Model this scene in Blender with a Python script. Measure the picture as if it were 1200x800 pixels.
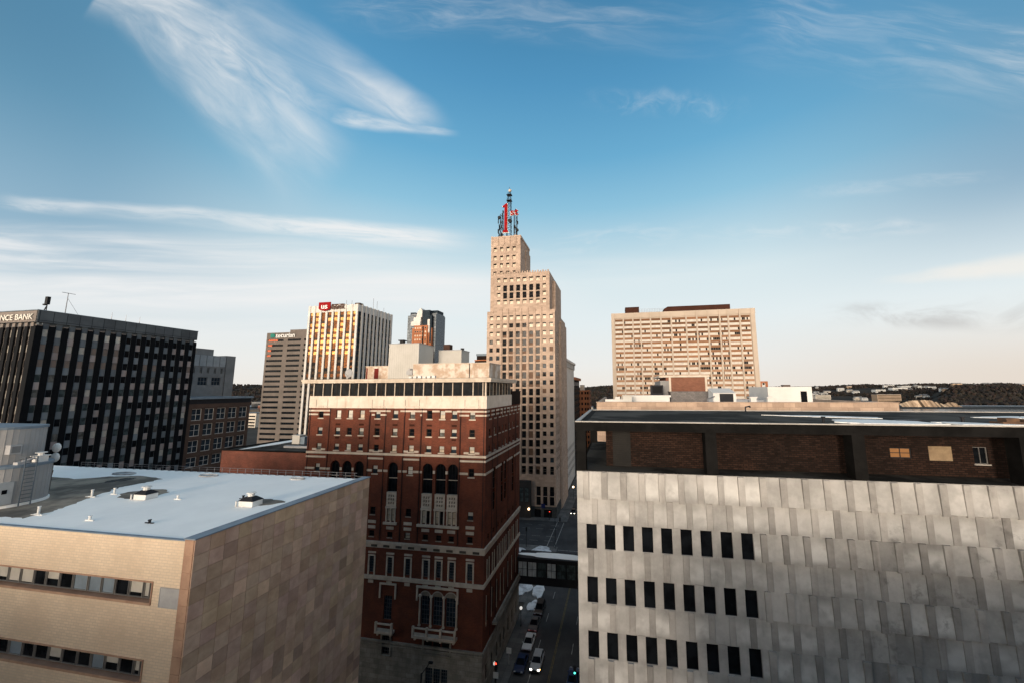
import bpy, math, random
from mathutils import Vector, Matrix
random.seed(7)
R_ = math.radians
scene = bpy.context.scene
COL = scene.collection
for o in list(bpy.data.objects): bpy.data.objects.remove(o)

# ------------------------------------------------------------------ camera
cam_d = bpy.data.cameras.new('camera')
cam = bpy.data.objects.new('camera', cam_d)
COL.objects.link(cam)
m = Matrix(((0.9836, 0.0279, 0.1781, 0), (0.1802, -0.1284, -0.9752, 0), (-0.0043, 0.9913, -0.1313, 0), (0, 0, 0, 1)))
m = m.to_3x3().to_quaternion().to_matrix().to_4x4()
m.translation = Vector((0, 0, 50))
cam.matrix_world = m
cam_d.sensor_fit = 'HORIZONTAL'; cam_d.sensor_width = 36.0
cam_d.lens = 433 / 1200 * 36
cam_d.shift_x = -42 / 1200; cam_d.shift_y = -2 / 1200
cam_d.clip_start = 0.5; cam_d.clip_end = 20000
scene.camera = cam

# ------------------------------------------------------------------ light
SUN_EL, SUN_AZ = 5.5, 10.0        # degrees; the sun stands low behind the viewpoint, a little to the left
SUN_STR, SUN_ANG = 2.2, 12.0
EXPOSURE = 0.25
sl = bpy.data.lights.new('sun', 'SUN'); sl.energy = SUN_STR; sl.angle = R_(SUN_ANG); sl.color = (1.0, 0.83, 0.66)
so = bpy.data.objects.new('sun', sl); COL.objects.link(so)
tosun = Vector((-math.sin(R_(SUN_AZ)) * math.cos(R_(SUN_EL)), -math.cos(R_(SUN_AZ)) * math.cos(R_(SUN_EL)), math.sin(R_(SUN_EL))))
so.rotation_euler = tosun.to_track_quat('Z', 'Y').to_euler()
so.location = (0, -50, 200)
vs = scene.view_settings
scene.display_settings.display_device = 'sRGB'
vs.view_transform = 'Standard'; vs.look = 'None'; vs.exposure = EXPOSURE; vs.gamma = 1.0; vs.use_curve_mapping = False
scene.render.engine = 'CYCLES'

# small node language: sockets with operators
class S:
    def __init__(s, t, sock): s.t = t; s.k = sock
    def _m(s, op, *a, clamp=False):
        n = s.t.nodes.new('ShaderNodeMath'); n.operation = op; n.use_clamp = clamp
        for i, x in enumerate((s,) + a):
            if isinstance(x, S): s.t.links.new(x.k, n.inputs[i])
            else: n.inputs[i].default_value = x
        return S(s.t, n.outputs[0])
    def __add__(s, o): return s._m('ADD', o)
    def __sub__(s, o): return s._m('SUBTRACT', o)
    def __mul__(s, o): return s._m('MULTIPLY', o)
    def __truediv__(s, o): return s._m('DIVIDE', o)
    def abs(s): return s._m('ABSOLUTE')
    def max(s, o): return s._m('MAXIMUM', o)
    def min(s, o): return s._m('MINIMUM', o)
    def pow(s, o): return s._m('POWER', o)
    def step(s, a, b):
        n = s.t.nodes.new('ShaderNodeMapRange'); n.interpolation_type = 'SMOOTHSTEP'
        s.t.links.new(s.k, n.inputs[0])
        n.inputs[1].default_value = a; n.inputs[2].default_value = b
        n.inputs[3].default_value = 0; n.inputs[4].default_value = 1
        if a > b:
            n.inputs[1].default_value = b; n.inputs[2].default_value = a; n.inputs[3].default_value = 1; n.inputs[4].default_value = 0
        return S(s.t, n.outputs[0])
def comb(t, x, y, z=0.0):
    n = t.nodes.new('ShaderNodeCombineXYZ')
    for i, q in enumerate((x, y, z)):
        if isinstance(q, S): t.links.new(q.k, n.inputs[i])
        else: n.inputs[i].default_value = q
    return S(t, n.outputs[0])
def noise(t, vec, scale, detail=4, rough=0.55, dist=0.0):
    n = t.nodes.new('ShaderNodeTexNoise'); n.inputs['Scale'].default_value = scale
    n.inputs['Detail'].default_value = detail; n.inputs['Roughness'].default_value = rough
    n.inputs['Distortion'].default_value = dist
    if vec is not None: t.links.new(vec.k, n.inputs['Vector'])
    return S(t, n.outputs[0])
def mix(t, fac, a, b, mode='MIX'):
    n = t.nodes.new('ShaderNodeMix'); n.data_type = 'RGBA'; n.blend_type = mode
    for idx, q in ((0, fac), (6, a), (7, b)):
        if isinstance(q, S): t.links.new(q.k, n.inputs[idx])
        elif idx == 0: n.inputs[0].default_value = q
        else: n.inputs[idx].default_value = (q[0], q[1], q[2], 1)
    return S(t, n.outputs[2])
def ramp(t, fac, stops):
    n = t.nodes.new('ShaderNodeValToRGB'); t.links.new(fac.k, n.inputs[0])
    e = n.color_ramp.elements
    while len(e) < len(stops): e.new(0.5)
    for i, (p, c) in enumerate(stops): e[i].position = p; e[i].color = (c[0], c[1], c[2], 1)
    return S(t, n.outputs[0])
def srgb(r, g, b):
    f = lambda c: (c / 255 / 12.92) if c <= 10 else ((c / 255 + .055) / 1.055) ** 2.4
    return (f(r), f(g), f(b))

# ------------------------------------------------------------------ world: Nishita evening sky with cirrus
world = bpy.data.worlds.new('World'); scene.world = world; world.use_nodes = True
wt = world.node_tree; wt.nodes.clear()
out = wt.nodes.new('ShaderNodeOutputWorld'); bg = wt.nodes.new('ShaderNodeBackground')
wt.links.new(bg.outputs[0], out.inputs[0])
WSTR = 0.12
bg.inputs[1].default_value = WSTR
sky = wt.nodes.new('ShaderNodeTexSky'); sky.sky_type = 'NISHITA'; sky.sun_disc = False
sky.sun_elevation = R_(SUN_EL); sky.sun_rotation = math.atan2(tosun.x, tosun.y)
sky.altitude = 250; sky.air_density = 1.0; sky.dust_density = 1.2; sky.ozone_density = 2.0
tc = wt.nodes.new('ShaderNodeTexCoord'); sp = wt.nodes.new('ShaderNodeSeparateXYZ')
wt.links.new(tc.outputs['Generated'], sp.inputs[0])
X, Y, Z = (S(wt, sp.outputs[i]) for i in range(3))
front = Y.step(0.02, 0.2)
Yc = Y.max(0.05)
A = X / Yc; E = Z / Yc
k = 1 / WSTR / 2 ** EXPOSURE
def sc(c, f=1.0): return (c[0] * k * f, c[1] * k * f, c[2] * k * f)
zz = Z.max(0.0)
base = ramp(wt, zz, [(0.0, sc(srgb(240, 234, 226))), (0.06, sc(srgb(238, 238, 235))), (0.17, sc(srgb(230, 239, 241))), (0.28, sc(srgb(217, 233, 238))), (0.36, sc(srgb(188, 217, 230))), (0.45, sc(srgb(144, 196, 222))), (0.55, sc(srgb(108, 173, 210))), (0.67, sc(srgb(84, 150, 193))), (0.80, sc(srgb(62, 124, 166))), (0.88, sc((0.5, 0.56, 0.6))), (1.0, sc((2.3, 2.3, 2.25)))])
# dusty darker blue away from the middle of the eastern sky
sideL = A.step(-0.55, -2.1) * Z.step(0.07, 0.27)
base = mix(wt, sideL * 0.72, base, sc(srgb(104, 156, 188)))
side = (A + 0.15).abs().step(0.75, 2.4) * Z.step(0.25, 0.55)
base = mix(wt, side * 0.6, base, sc(srgb(72, 120, 153)))
side2 = A.step(0.28, 1.05) * Z.step(0.15, 0.36)
base = mix(wt, side2 * 0.6, base, sc(srgb(92, 142, 178)))
# peach band low in the south east
peach = A.step(0.1, 0.95) * E.step(0.20, 0.02)
base = mix(wt, peach * 0.6, base, sc(srgb(226, 210, 194)))
nish = S(wt, sky.outputs[0])
base = mix(wt, 0.98, nish, base)
# warm afterglow round the sun's azimuth
sunx, suny = math.sin(R_(SUN_AZ)), math.cos(R_(SUN_AZ))
toward = (X * (-sunx) + Y * (-suny))
south = X.step(0.30, 0.85) * Y.step(0.40, -0.10) * Z.step(0.40, 0.10)
base = mix(wt, south, base, sc((2.3, 2.0, 1.75)))
west = toward.step(-0.1, 0.65) * Z.step(0.37, 0.16)
base = mix(wt, west, base, sc((9.0, 8.1, 7.2)))
base = mix(wt, toward.step(-0.19, 0.06) * Z.step(0.86, 0.74) * 0.88, base, sc((0.07, 0.13, 0.20)))
glow = toward.step(0.3, 1.0) * Z.step(0.40, 0.0)
base = mix(wt, glow, base, sc((8.0, 6.7, 5.2)))
# --- cirrus, laid out over world directions
def frame(p0, p1):
    (a0, e0), (a1, e1) = p0, p1
    L = math.hypot(a1 - a0, e1 - e0); tx, ty = (a1 - a0) / L, (e1 - e0) / L
    u = (A - a0) * tx + (E - e0) * ty
    v = (A - a0) * (-ty) + (E - e0) * tx
    return u / L, v, L
def cirrus(p0, p1, w0, w1, su, sv, lo, hi, seed, amp, fade=(0.12, 0.8), warp=0.08, soft=0.0):
    u, v, L = frame(p0, p1)
    wob = noise(wt, comb(wt, u * 3.0, v * 4.0, seed + 9.1), 1.0, 3) - 0.5
    v2 = v + wob * warp
    w = u * (w1 - w0) + w0
    across = (v2.abs() / w.max(0.01)).step(1.0, 0.15)
    along = u.step(0.0, fade[0]) * u.step(1.0, fade[1])
    n1 = noise(wt, comb(wt, u * su, v2 * sv, seed), 1.0, 5, 0.62, 0.6).step(lo, hi) * (1.0 - soft) + soft
    n2 = noise(wt, comb(wt, u * su * 0.35 + v2 * 2, v2 * sv * 0.25, seed + 3.7), 1.0, 3).step(0.3, 0.65)
    return across * along * n1 * (n2 * 0.7 + 0.3) * amp
cl = cirrus((-2.05, 1.82), (-0.47, 0.795), 0.30, 0.05, 4, 13, 0.22, 0.78, 1.0, 1.0, (0.02, 0.85), 0.10, 0.35)
cl = cl.max(cirrus((-2.05, 1.70), (-0.88, 0.645), 0.15, 0.22, 4, 12, 0.22, 0.80, 4.0, 1.0, (0.05, 0.80), 0.08, 0.35))
cl = cl.max(cirrus((-1.75, 1.52), (-0.75, 0.80), 0.22, 0.16, 4, 13, 0.25, 0.85, 5.5, 0.85, (0.20, 0.6), 0.08, 0.2))
cl = cl.max(cirrus((-0.98, 0.94), (-0.45, 0.79), 0.06, 0.015, 3, 26, 0.2, 0.7, 6.0, 0.85, (0.3, 0.8), 0.02, 0.3))
cl = cl.max(cirrus((-2.55, 0.79), (-0.30, 0.415), 0.045, 0.05, 7, 30, 0.22, 0.62, 11.0, 1.0, (0.15, 0.85), 0.05, 0.15))
cl = cl.max(cirrus((-3.2, 0.64), (-0.25, 0.35), 0.18, 0.06, 4, 26, 0.30, 0.72, 15.0, 1.0, (0.02, 0.75), 0.05, 0.4))
cl = cl.max(cirrus((-3.2, 0.43), (0.10, 0.26), 0.17, 0.10, 3, 22, 0.28, 0.72, 21.0, 1.0, (0.02, 0.8), 0.05, 0.55))
cl = cl.max(cirrus((-3.2, 0.22), (-0.2, 0.19), 0.10, 0.06, 3, 26, 0.28, 0.72, 25.0, 0.75, (0.02, 0.5), 0.04, 0.1))
cl = cl.max(cirrus((0.35, 1.05), (1.35, 0.62), 0.17, 0.16, 5, 26, 0.36, 0.80, 31.0, 0.55, (0.15, 0.8), 0.10, 0.08))
cl = cl.max(cirrus((-1.05, 1.42), (0.5, 0.95), 0.12, 0.10, 6, 22, 0.36, 0.8, 36.0, 0.34, (0.2, 0.7), 0.12, 0.1))
cl = cl.max(cirrus((-0.1, 0.86), (0.42, 0.74), 0.05, 0.05, 9, 20, 0.36, 0.8, 40.0, 0.30, (0.3, 0.7), 0.1))
cl = cl.max(cirrus((0.45, 0.50), (0.95, 0.50), 0.03, 0.02, 4, 26, 0.3, 0.7, 44.0, 0.30, (0.3, 0.7), 0.04))
cl = cl.max(cirrus((0.15, 0.41), (0.85, 0.38), 0.04, 0.03, 6, 24, 0.40, 0.7, 48.0, 0.6, (0.3, 0.7), 0.04))
cl = cl.max(cirrus((-0.6, 0.40), (0.35, 0.42), 0.05, 0.05, 7, 26, 0.42, 0.75, 52.0, 0.30, (0.3, 0.7), 0.05))
cl = cl.max(cirrus((-1.2, 0.33), (0.5, 0.30), 0.10, 0.06, 3, 20, 0.30, 0.75, 71.0, 0.55, (0.2, 0.7), 0.05, 0.15))
cl = cl * front
base = mix(wt, cl.min(1.0) * 0.95, base, sc(srgb(240, 241, 241)))
# pale and grey evening cloud low on the right
w1c = cirrus((0.60, 0.255), (1.15, 0.285), 0.01, 0.06, 3, 12, 0.2, 0.55, 60.0, 1.0, (0.3, 0.98), 0.03, 0.3) * front
base = mix(wt, w1c * 0.95, base, sc(srgb(246, 241, 233)))
w2c = cirrus((0.42, 0.165), (1.25, 0.175), 0.03, 0.085, 5, 12, 0.36, 0.68, 66.0, 1.0, (0.3, 0.95), 0.06) * front
base = mix(wt, w2c * 0.55, base, sc(srgb(172, 168, 166)))
wt.links.new(base.k, bg.inputs[0])

# ------------------------------------------------------------------ mesh helpers
WO = {}
class MB:
    def __init__(s): s.v = []; s.f = []; s.t = []; s.m = []
    def poly(s, pts, t=1.0, m=0):
        i = len(s.v); s.v += [tuple(p) for p in pts]; s.f.append(tuple(range(i, i + len(pts)))); s.t.append(t); s.m.append(m)
    def box(s, x0, x1, y0, y1, z0, z1, t=1.0, m=0):
        if x0 > x1: x0, x1 = x1, x0
        if y0 > y1: y0, y1 = y1, y0
        if z0 > z1: z0, z1 = z1, z0
        i = len(s.v)
        s.v += [(x0, y0, z0), (x1, y0, z0), (x1, y1, z0), (x0, y1, z0), (x0, y0, z1), (x1, y0, z1), (x1, y1, z1), (x0, y1, z1)]
        for f in ((0, 3, 2, 1), (4, 5, 6, 7), (0, 1, 5, 4), (1, 2, 6, 5), (2, 3, 7, 6), (3, 0, 4, 7)):
            s.f.append(tuple(i + q for q in f)); s.t.append(t); s.m.append(m)
    def prism(s, pts, z0, z1, t=1.0, m=0, cap=True):
        n = len(pts)
        for a in range(n):
            p, q = pts[a], pts[(a + 1) % n]
            s.poly([(p[0], p[1], z0), (q[0], q[1], z0), (q[0], q[1], z1), (p[0], p[1], z1)], t, m)
        if cap:
            s.poly([(p[0], p[1], z1) for p in pts], t, m)
            s.poly([(p[0], p[1], z0) for p in reversed(pts)], t, m)
    def xprism(s, prof, x0, x1, t=1.0, m=0):        # profile in (y, z) extruded along x
        n = len(prof)
        for a in range(n):
            p, q = prof[a], prof[(a + 1) % n]
            s.poly([(x0, p[0], p[1]), (x0, q[0], q[1]), (x1, q[0], q[1]), (x1, p[0], p[1])], t, m)
        s.poly([(x0, p[0], p[1]) for p in reversed(prof)], t, m)
        s.poly([(x1, p[0], p[1]) for p in prof], t, m)
    def tube(s, p, q, r, n=8, r2=None, t=1.0, m=0):
        p, q = Vector(p), Vector(q); d = (q - p).normalized(); r2 = r if r2 is None else r2
        a = d.orthogonal().normalized(); b = d.cross(a)
        c0 = [p + (a * math.cos(2 * math.pi * i / n) + b * math.sin(2 * math.pi * i / n)) * r for i in range(n)]
        c1 = [q + (a * math.cos(2 * math.pi * i / n) + b * math.sin(2 * math.pi * i / n)) * r2 for i in range(n)]
        for i in range(n): s.poly([c0[i], c0[(i + 1) % n], c1[(i + 1) % n], c1[i]], t, m)
        s.poly(c1, t, m); s.poly(list(reversed(c0)), t, m)
    def ball(s, c, r, n=12, t=1.0, m=0, sq=(1, 1, 1)):
        for i in range(n // 2):
            a0, a1 = math.pi * i / (n // 2), math.pi * (i + 1) / (n // 2)
            for j in range(n):
                b0, b1 = 2 * math.pi * j / n, 2 * math.pi * (j + 1) / n
                P = lambda a, b: (c[0] + r * sq[0] * math.sin(a) * math.cos(b), c[1] + r * sq[1] * math.sin(a) * math.sin(b), c[2] + r * sq[2] * math.cos(a))
                q = [P(a0, b0), P(a1, b0), P(a1, b1), P(a0, b1)]
                if i == 0: q = [q[0], q[1], q[2]]
                elif i == n // 2 - 1: q = [q[0], q[1], q[3]]
                s.poly(q, t, m)
    def split(s, name, mats, parent, limit=100, tol=.03):
        """every separate piece an object of its own"""
        par = list(range(len(s.v)))
        def fd(a):
            while par[a] != a: par[a] = par[par[a]]; a = par[a]
            return a
        for f in s.f:
            for q in f[1:]: par[fd(q)] = fd(f[0])
        comp = {}
        for i, f in enumerate(s.f): comp.setdefault(fd(f[0]), []).append(i)
        cs = []
        for fs in comp.values():
            pts = [s.v[q] for i in fs for q in s.f[i]]
            cs.append([fs, [min(p[a] for p in pts) - tol for a in range(3)], [max(p[a] for p in pts) + tol for a in range(3)]])
        done = []
        while cs:
            a = cs.pop(); again = True
            while again:
                again = False
                for b in list(cs):
                    if all(a[1][k] <= b[2][k] and b[1][k] <= a[2][k] for k in range(3)):
                        a[0] = a[0] + b[0]; a[1] = [min(x, y) for x, y in zip(a[1], b[1])]; a[2] = [max(x, y) for x, y in zip(a[2], b[2])]; cs.remove(b); again = True
            done.append(a)
        done.sort(key=lambda c: -(c[2][2] + c[2][0] * .001))
        rest = MB()
        for i, c in enumerate(done):
            mb = MB() if i < limit else rest
            for fi in sorted(c[0]): mb.poly([s.v[q] for q in s.f[fi]], s.t[fi], s.m[fi])
            if i < limit: mb.build(name, mats, parent)
        if rest.f: kind(rest.build(name + '_rest', mats, parent), 'stuff')
    def build(s, name, mats, parent=None, origin=None, smooth=False):
        if not isinstance(mats, (list, tuple)): mats = [mats]
        if origin is None:
            if s.v:
                xs, ys, zs = zip(*s.v); origin = ((min(xs) + max(xs)) / 2, (min(ys) + max(ys)) / 2, min(zs))
            else: origin = (0, 0, 0)
        me = bpy.data.meshes.new(name)
        ox, oy, oz = origin
        me.from_pydata([(x - ox, y - oy, z - oz) for x, y, z in s.v], [], s.f)
        for q in mats: me.materials.append(q)
        uv = me.uv_layers.new(name='uv'); ca = me.color_attributes.new('tone', 'FLOAT_COLOR', 'CORNER')
        uvs = [0.0] * (2 * len(me.loops)); cs = [1.0] * (4 * len(me.loops))
        for p in me.polygons:
            n = p.normal; ax, ay, az = abs(n.x), abs(n.y), abs(n.z)
            t = s.t[p.index]; c = t if isinstance(t, tuple) else (t, t, t)
            for li in p.loop_indices:
                v = me.vertices[me.loops[li].vertex_index].co
                x, y, z = v.x + ox, v.y + oy, v.z + oz
                if az >= ax and az >= ay: a, b = x, y
                elif ax > ay: a, b = y, z
                else: a, b = x, z
                uvs[2 * li] = a; uvs[2 * li + 1] = b
                cs[4 * li] = c[0]; cs[4 * li + 1] = c[1]; cs[4 * li + 2] = c[2]; cs[4 * li + 3] = c[3] if len(c) > 3 else 1.0
        me.uv_layers['uv'].data.foreach_set('uv', uvs); me.color_attributes['tone'].data.foreach_set('color', cs)
        me.polygons.foreach_set('material_index', s.m)
        if smooth: me.polygons.foreach_set('use_smooth', [True] * len(me.polygons))
        me.update()
        return link(name, me, parent, origin)
def link(name, me, parent, origin, rz=0.0):
    o = bpy.data.objects.new(name, me); COL.objects.link(o)
    WO[o.name] = Vector(origin)
    if parent is not None:
        o.parent = parent; o.location = Vector(origin) - WO[parent.name]
    else: o.location = origin
    o.rotation_euler = (0, 0, rz)
    return o
def thing(name, label, cat, loc, group=None):
    o = bpy.data.objects.new(name, None); COL.objects.link(o); o.location = loc; o.empty_display_size = 0.5
    WO[o.name] = Vector(loc); return tag(o, label, cat, group)
def tag(o, label, cat, group=None):
    o['label'] = label; o['category'] = cat
    if group: o['group'] = group
    return o
def kind(o, k): o['kind'] = k; return o
def dup(root, loc, rz=0.0, label=None):
    r = root.copy(); COL.objects.link(r); r.location = loc; r.rotation_euler = (0, 0, rz)
    if label: r['label'] = label
    for ch in list(root.children):
        c = ch.copy(); COL.objects.link(c); c.parent = r
        for g in list(ch.children):
            d = g.copy(); COL.objects.link(d); d.parent = c
    return r

# plane helpers: ('y', y0) faces the viewer (-Y), u = X; ('x', x0) faces +X, u = Y
def PP(pl, u, z, d=0.0): return (u, pl[1] + d, z) if pl[0] == 'y' else (pl[1] - d, u, z)
def wall(mb, pl, u0, u1, z0, z1, holes=(), depth=0.25, t=1.0, m=0):
    us = sorted({u0, u1} | {q for h in holes for q in h[:2] if u0 < q < u1})
    zs = sorted({z0, z1} | {q for h in holes for q in h[2:4] if z0 < q < z1})
    for j in range(len(zs) - 1):
        run = None
        za, zb = zs[j], zs[j + 1]; zc = (za + zb) / 2
        hz = [h for h in holes if h[2] < zc < h[3]]
        for i in range(len(us) - 1):
            uc = (us[i] + us[i + 1]) / 2
            inside = any(h[0] < uc < h[1] for h in hz)
            if not inside and run is None: run = us[i]
            if inside and run is not None:
                mb.poly([PP(pl, run, za), PP(pl, us[i], za), PP(pl, us[i], zb), PP(pl, run, zb)], t, m); run = None
        if run is not None: mb.poly([PP(pl, run, za), PP(pl, u1, za), PP(pl, u1, zb), PP(pl, run, zb)], t, m)
    for h in holes:
        a, b, c, d = h[:4]
        mb.poly([PP(pl, a, c), PP(pl, b, c), PP(pl, b, c, depth), PP(pl, a, c, depth)], t, m)
        mb.poly([PP(pl, a, d, depth), PP(pl, b, d, depth), PP(pl, b, d), PP(pl, a, d)], t, m)
        mb.poly([PP(pl, a, c), PP(pl, a, c, depth), PP(pl, a, d, depth), PP(pl, a, d)], t, m)
        mb.poly([PP(pl, b, c, depth), PP(pl, b, c), PP(pl, b, d), PP(pl, b, d, depth)], t, m)
def strip(mb, pl, u0, u1, z0, z1, d0, d1, t=1.0, m=0):      # a box on a wall: d negative is proud of the wall
    a, b = PP(pl, u0, z0, d0), PP(pl, u1, z1, d1)
    mb.box(a[0], b[0], a[1], b[1], a[2], b[2], t, m)
def rear(mb, x0, x1, y0, y1, z0, z1, t=1.0, sides='LB'):
    if 'L' in sides: mb.poly([(x0, y1, z0), (x0, y0, z0), (x0, y0, z1), (x0, y1, z1)], t)
    if 'B' in sides: mb.poly([(x1, y1, z0), (x0, y1, z0), (x0, y1, z1), (x1, y1, z1)], t)
    if 'R' in sides: mb.poly([(x1, y0, z0), (x1, y1, z0), (x1, y1, z1), (x1, y0, z1)], t)
    if 'F' in sides: mb.poly([(x0, y0, z0), (x1, y0, z0), (x1, y0, z1), (x0, y0, z1)], t)
    if 'T' in sides: mb.poly([(x0, y0, z1), (x1, y0, z1), (x1, y1, z1), (x0, y1, z1)], t)
WMESH = {}
def win_geo(mb, w, h, style, gi=1, fi=0, off=None):
    """frame bars and pane in local coordinates: x across, facing -y, z from 0 up. style = (frame, nx, nz, blind, sash)"""
    ft, nx, nz = style[:3]; bl = style[3] if len(style) > 3 else 0.0
    def B(x0, x1, y0, y1, z0, z1, m): 
        mb.box(x0, x1, y0, y1, z0, z1, 1.0, m)
    B(-w / 2, -w / 2 + ft, -.07, 0, 0, h, fi); B(w / 2 - ft, w / 2, -.07, 0, 0, h, fi)
    B(-w / 2 + ft, w / 2 - ft, -.07, 0, 0, ft, fi); B(-w / 2 + ft, w / 2 - ft, -.07, 0, h - ft, h, fi)
    for i in range(1, nx):
        x = -w / 2 + w * i / nx; B(x - ft * .35, x + ft * .35, -.065, 0, ft, h - ft, fi)
    for j in range(1, nz):
        z = h * j / nz; B(-w / 2 + ft, w / 2 - ft, -.06, -.002, z - ft * .35, z + ft * .35, fi)
def win_pane(mb, w, h, bl, gi, bi):
    zb = h * (1 - bl)
    if bl > 0: mb.poly([(-w / 2, -.02, zb), (w / 2, -.02, zb), (w / 2, -.02, h), (-w / 2, -.02, h)], 1.0, bi)
    if bl < 1: mb.poly([(-w / 2, -.02, 0), (w / 2, -.02, 0), (w / 2, -.02, zb), (-w / 2, -.02, zb)], 1.0, gi)
def windows(parent, pl, rects, depth, style, glass, frame_m, blind_m=None, limit=100, name='window', split=False, blinds=None, used=0):
    """rects of (u0,u1,z0,z1[,glass material,blind share]); each window its own object, past the limit one 'stuff' part"""
    rz = 0.0 if pl[0] == 'y' else math.pi / 2
    rest = MB(); rmats = [frame_m]
    for i, r in enumerate(rects):
        u0, u1, z0, z1 = r[:4]; g = r[4] if len(r) > 4 and r[4] is not None else glass
        bl = r[5] if len(r) > 5 else 0.0
        w, h = round(u1 - u0, 2), round(z1 - z0, 2); st = style
        if i + used < limit:
            key = (w, h, st, g.name, bl, frame_m.name, split, blind_m.name if blind_m else '')
            if key not in WMESH:
                a = MB(); win_geo(a, w, h, st); b = MB() if split else a
                win_pane(b, w, h, bl, 0 if split else 1, 1 if split else 2)
                def mesh(mb, nm, ms):
                    o = mb.build(nm, ms, None, (0, 0, 0)); me = o.data; bpy.data.objects.remove(o); return me
                bm = blind_m or g
                WMESH[key] = (mesh(a, name, [frame_m] if split else [frame_m, g, bm]), mesh(b, 'pane', [g, bm]) if split else None)
            fm, pm = WMESH[key]
            o = link(name, fm, parent, PP(pl, (u0 + u1) / 2, z0, depth), rz)
            if pm:
                c = bpy.data.objects.new('pane', pm); COL.objects.link(c); c.parent = o
        else:
            if g not in rmats: rmats.append(g)
            bm = blind_m or g
            if bm not in rmats: rmats.append(bm)
            t = MB(); win_geo(t, w, h, st, 1, 0); win_pane(t, w, h, bl, rmats.index(g), rmats.index(bm))
            o = PP(pl, (u0 + u1) / 2, z0, depth)
            for f, mi in zip(t.f, t.m):
                pts = []
                for q in f:
                    x, y, z = t.v[q]
                    pts.append((o[0] + x, o[1] + y, o[2] + z) if rz == 0 else (o[0] - y, o[1] + x, o[2] + z))
                rest.poly(pts, 1.0, mi)
    if rest.f: kind(rest.build(name + '_grid', rmats, parent), 'stuff')

# ------------------------------------------------------------------ materials
MATS = {}
def mat(name, c, c2=None, ns=0.6, rough=0.8, metal=0.0, brick=None, mortar=None, streak=0.0, streak_c=(.05, .05, .05), bump=0.0, bscale=6.0, emit=None, estr=1.0, spec=0.05, bvar=(.84, 1.13), lo=.35, hi=.65, fine=0.12, ribs=None, joints=None):
    mt = bpy.data.materials.new(name); mt.use_nodes = True; t = mt.node_tree; MATS[name] = mt
    b = t.nodes['Principled BSDF']; b.inputs['Roughness'].default_value = rough; b.inputs['Metallic'].default_value = metal
    b.inputs['Specular IOR Level'].default_value = spec
    g = t.nodes.new('ShaderNodeNewGeometry'); pos = S(t, g.outputs['Position'])
    uvn = t.nodes.new('ShaderNodeUVMap'); uvn.uv_map = 'uv'; uv = S(t, uvn.outputs[0])
    at = t.nodes.new('ShaderNodeAttribute'); at.attribute_name = 'tone'
    n = noise(t, pos, ns, 6, 0.6)
    col = mix(t, n.step(lo, hi), c, c2 or tuple(q * .82 for q in c))
    hgt = None
    if brick:
        bt = t.nodes.new('ShaderNodeTexBrick'); t.links.new(uv.k, bt.inputs['Vector'])
        bt.inputs['Scale'].default_value = 1.0; bt.inputs['Brick Width'].default_value = brick[0]; bt.inputs['Row Height'].default_value = brick[1]
        bt.inputs['Mortar Size'].default_value = brick[2]; bt.inputs['Mortar Smooth'].default_value = .2; bt.inputs['Bias'].default_value = 0.0
        bt.inputs['Color1'].default_value = (bvar[0],) * 3 + (1,); bt.inputs['Color2'].default_value = (bvar[1],) * 3 + (1,)
        bt.offset = brick[3] if len(brick) > 3 else 0.5
        col = mix(t, 1.0, col, S(t, bt.outputs[0]), 'MULTIPLY')
        col = mix(t, S(t, bt.outputs[1]), col, mortar or (.3, .28, .25))
        hgt = S(t, bt.outputs[1]) * -1.0
    if fine:
        f = noise(t, pos, bscale, 5, 0.7)
        v = f * (2 * fine) + (1 - fine)
        col = mix(t, 1.0, col, comb(t, v, v, v), 'MULTIPLY')
    if streak:
        sx = t.nodes.new('ShaderNodeSeparateXYZ'); t.links.new(uv.k, sx.inputs[0])
        u_, v_ = S(t, sx.outputs[0]), S(t, sx.outputs[1])
        s1 = noise(t, comb(t, u_ * 1.1, v_ * 0.14, 3.0), 1.0, 5, 0.65).step(.52, .78)
        col = mix(t, s1 * streak, col, streak_c)
    col = mix(t, 1.0, col, S(t, at.outputs['Color']), 'MULTIPLY')
    t.links.new(col.k, b.inputs['Base Color'])
    if bump:
        bn = t.nodes.new('ShaderNodeBump'); bn.inputs['Strength'].default_value = bump; bn.inputs['Distance'].default_value = 0.05
        h = noise(t, pos, bscale * 1.5, 6, 0.65)
        if hgt is not None: h = h * 0.6 + hgt
        t.links.new(h.k, bn.inputs['Height']); t.links.new(bn.outputs[0], b.inputs['Normal'])
    if emit:
        b.inputs['Emission Color'].default_value = (*emit, 1); b.inputs['Emission Strength'].default_value = estr
    return mt
def glass(name, c, rough=0.06, spec=0.03, metal=0.0, wave=0.02, scale=.35, c2=None):
    mt = bpy.data.materials.new(name); mt.use_nodes = True; t = mt.node_tree; MATS[name] = mt
    b = t.nodes['Principled BSDF']; b.inputs['Roughness'].default_value = rough; b.inputs['Metallic'].default_value = metal
    b.inputs['Specular IOR Level'].default_value = spec
    g = t.nodes.new('ShaderNodeNewGeometry'); pos = S(t, g.outputs['Position'])
    n = noise(t, pos, 0.9, 3); col = mix(t, n.step(.4, .6), c, c2 or tuple(q * .5 for q in c))
    t.links.new(col.k, b.inputs['Base Color'])
    bn = t.nodes.new('ShaderNodeBump'); bn.inputs['Strength'].default_value = wave; bn.inputs['Distance'].default_value = 1.0
    h = noise(t, pos, scale, 2); t.links.new(h.k, bn.inputs['Height']); t.links.new(bn.outputs[0], b.inputs['Normal'])
    return mt
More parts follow.
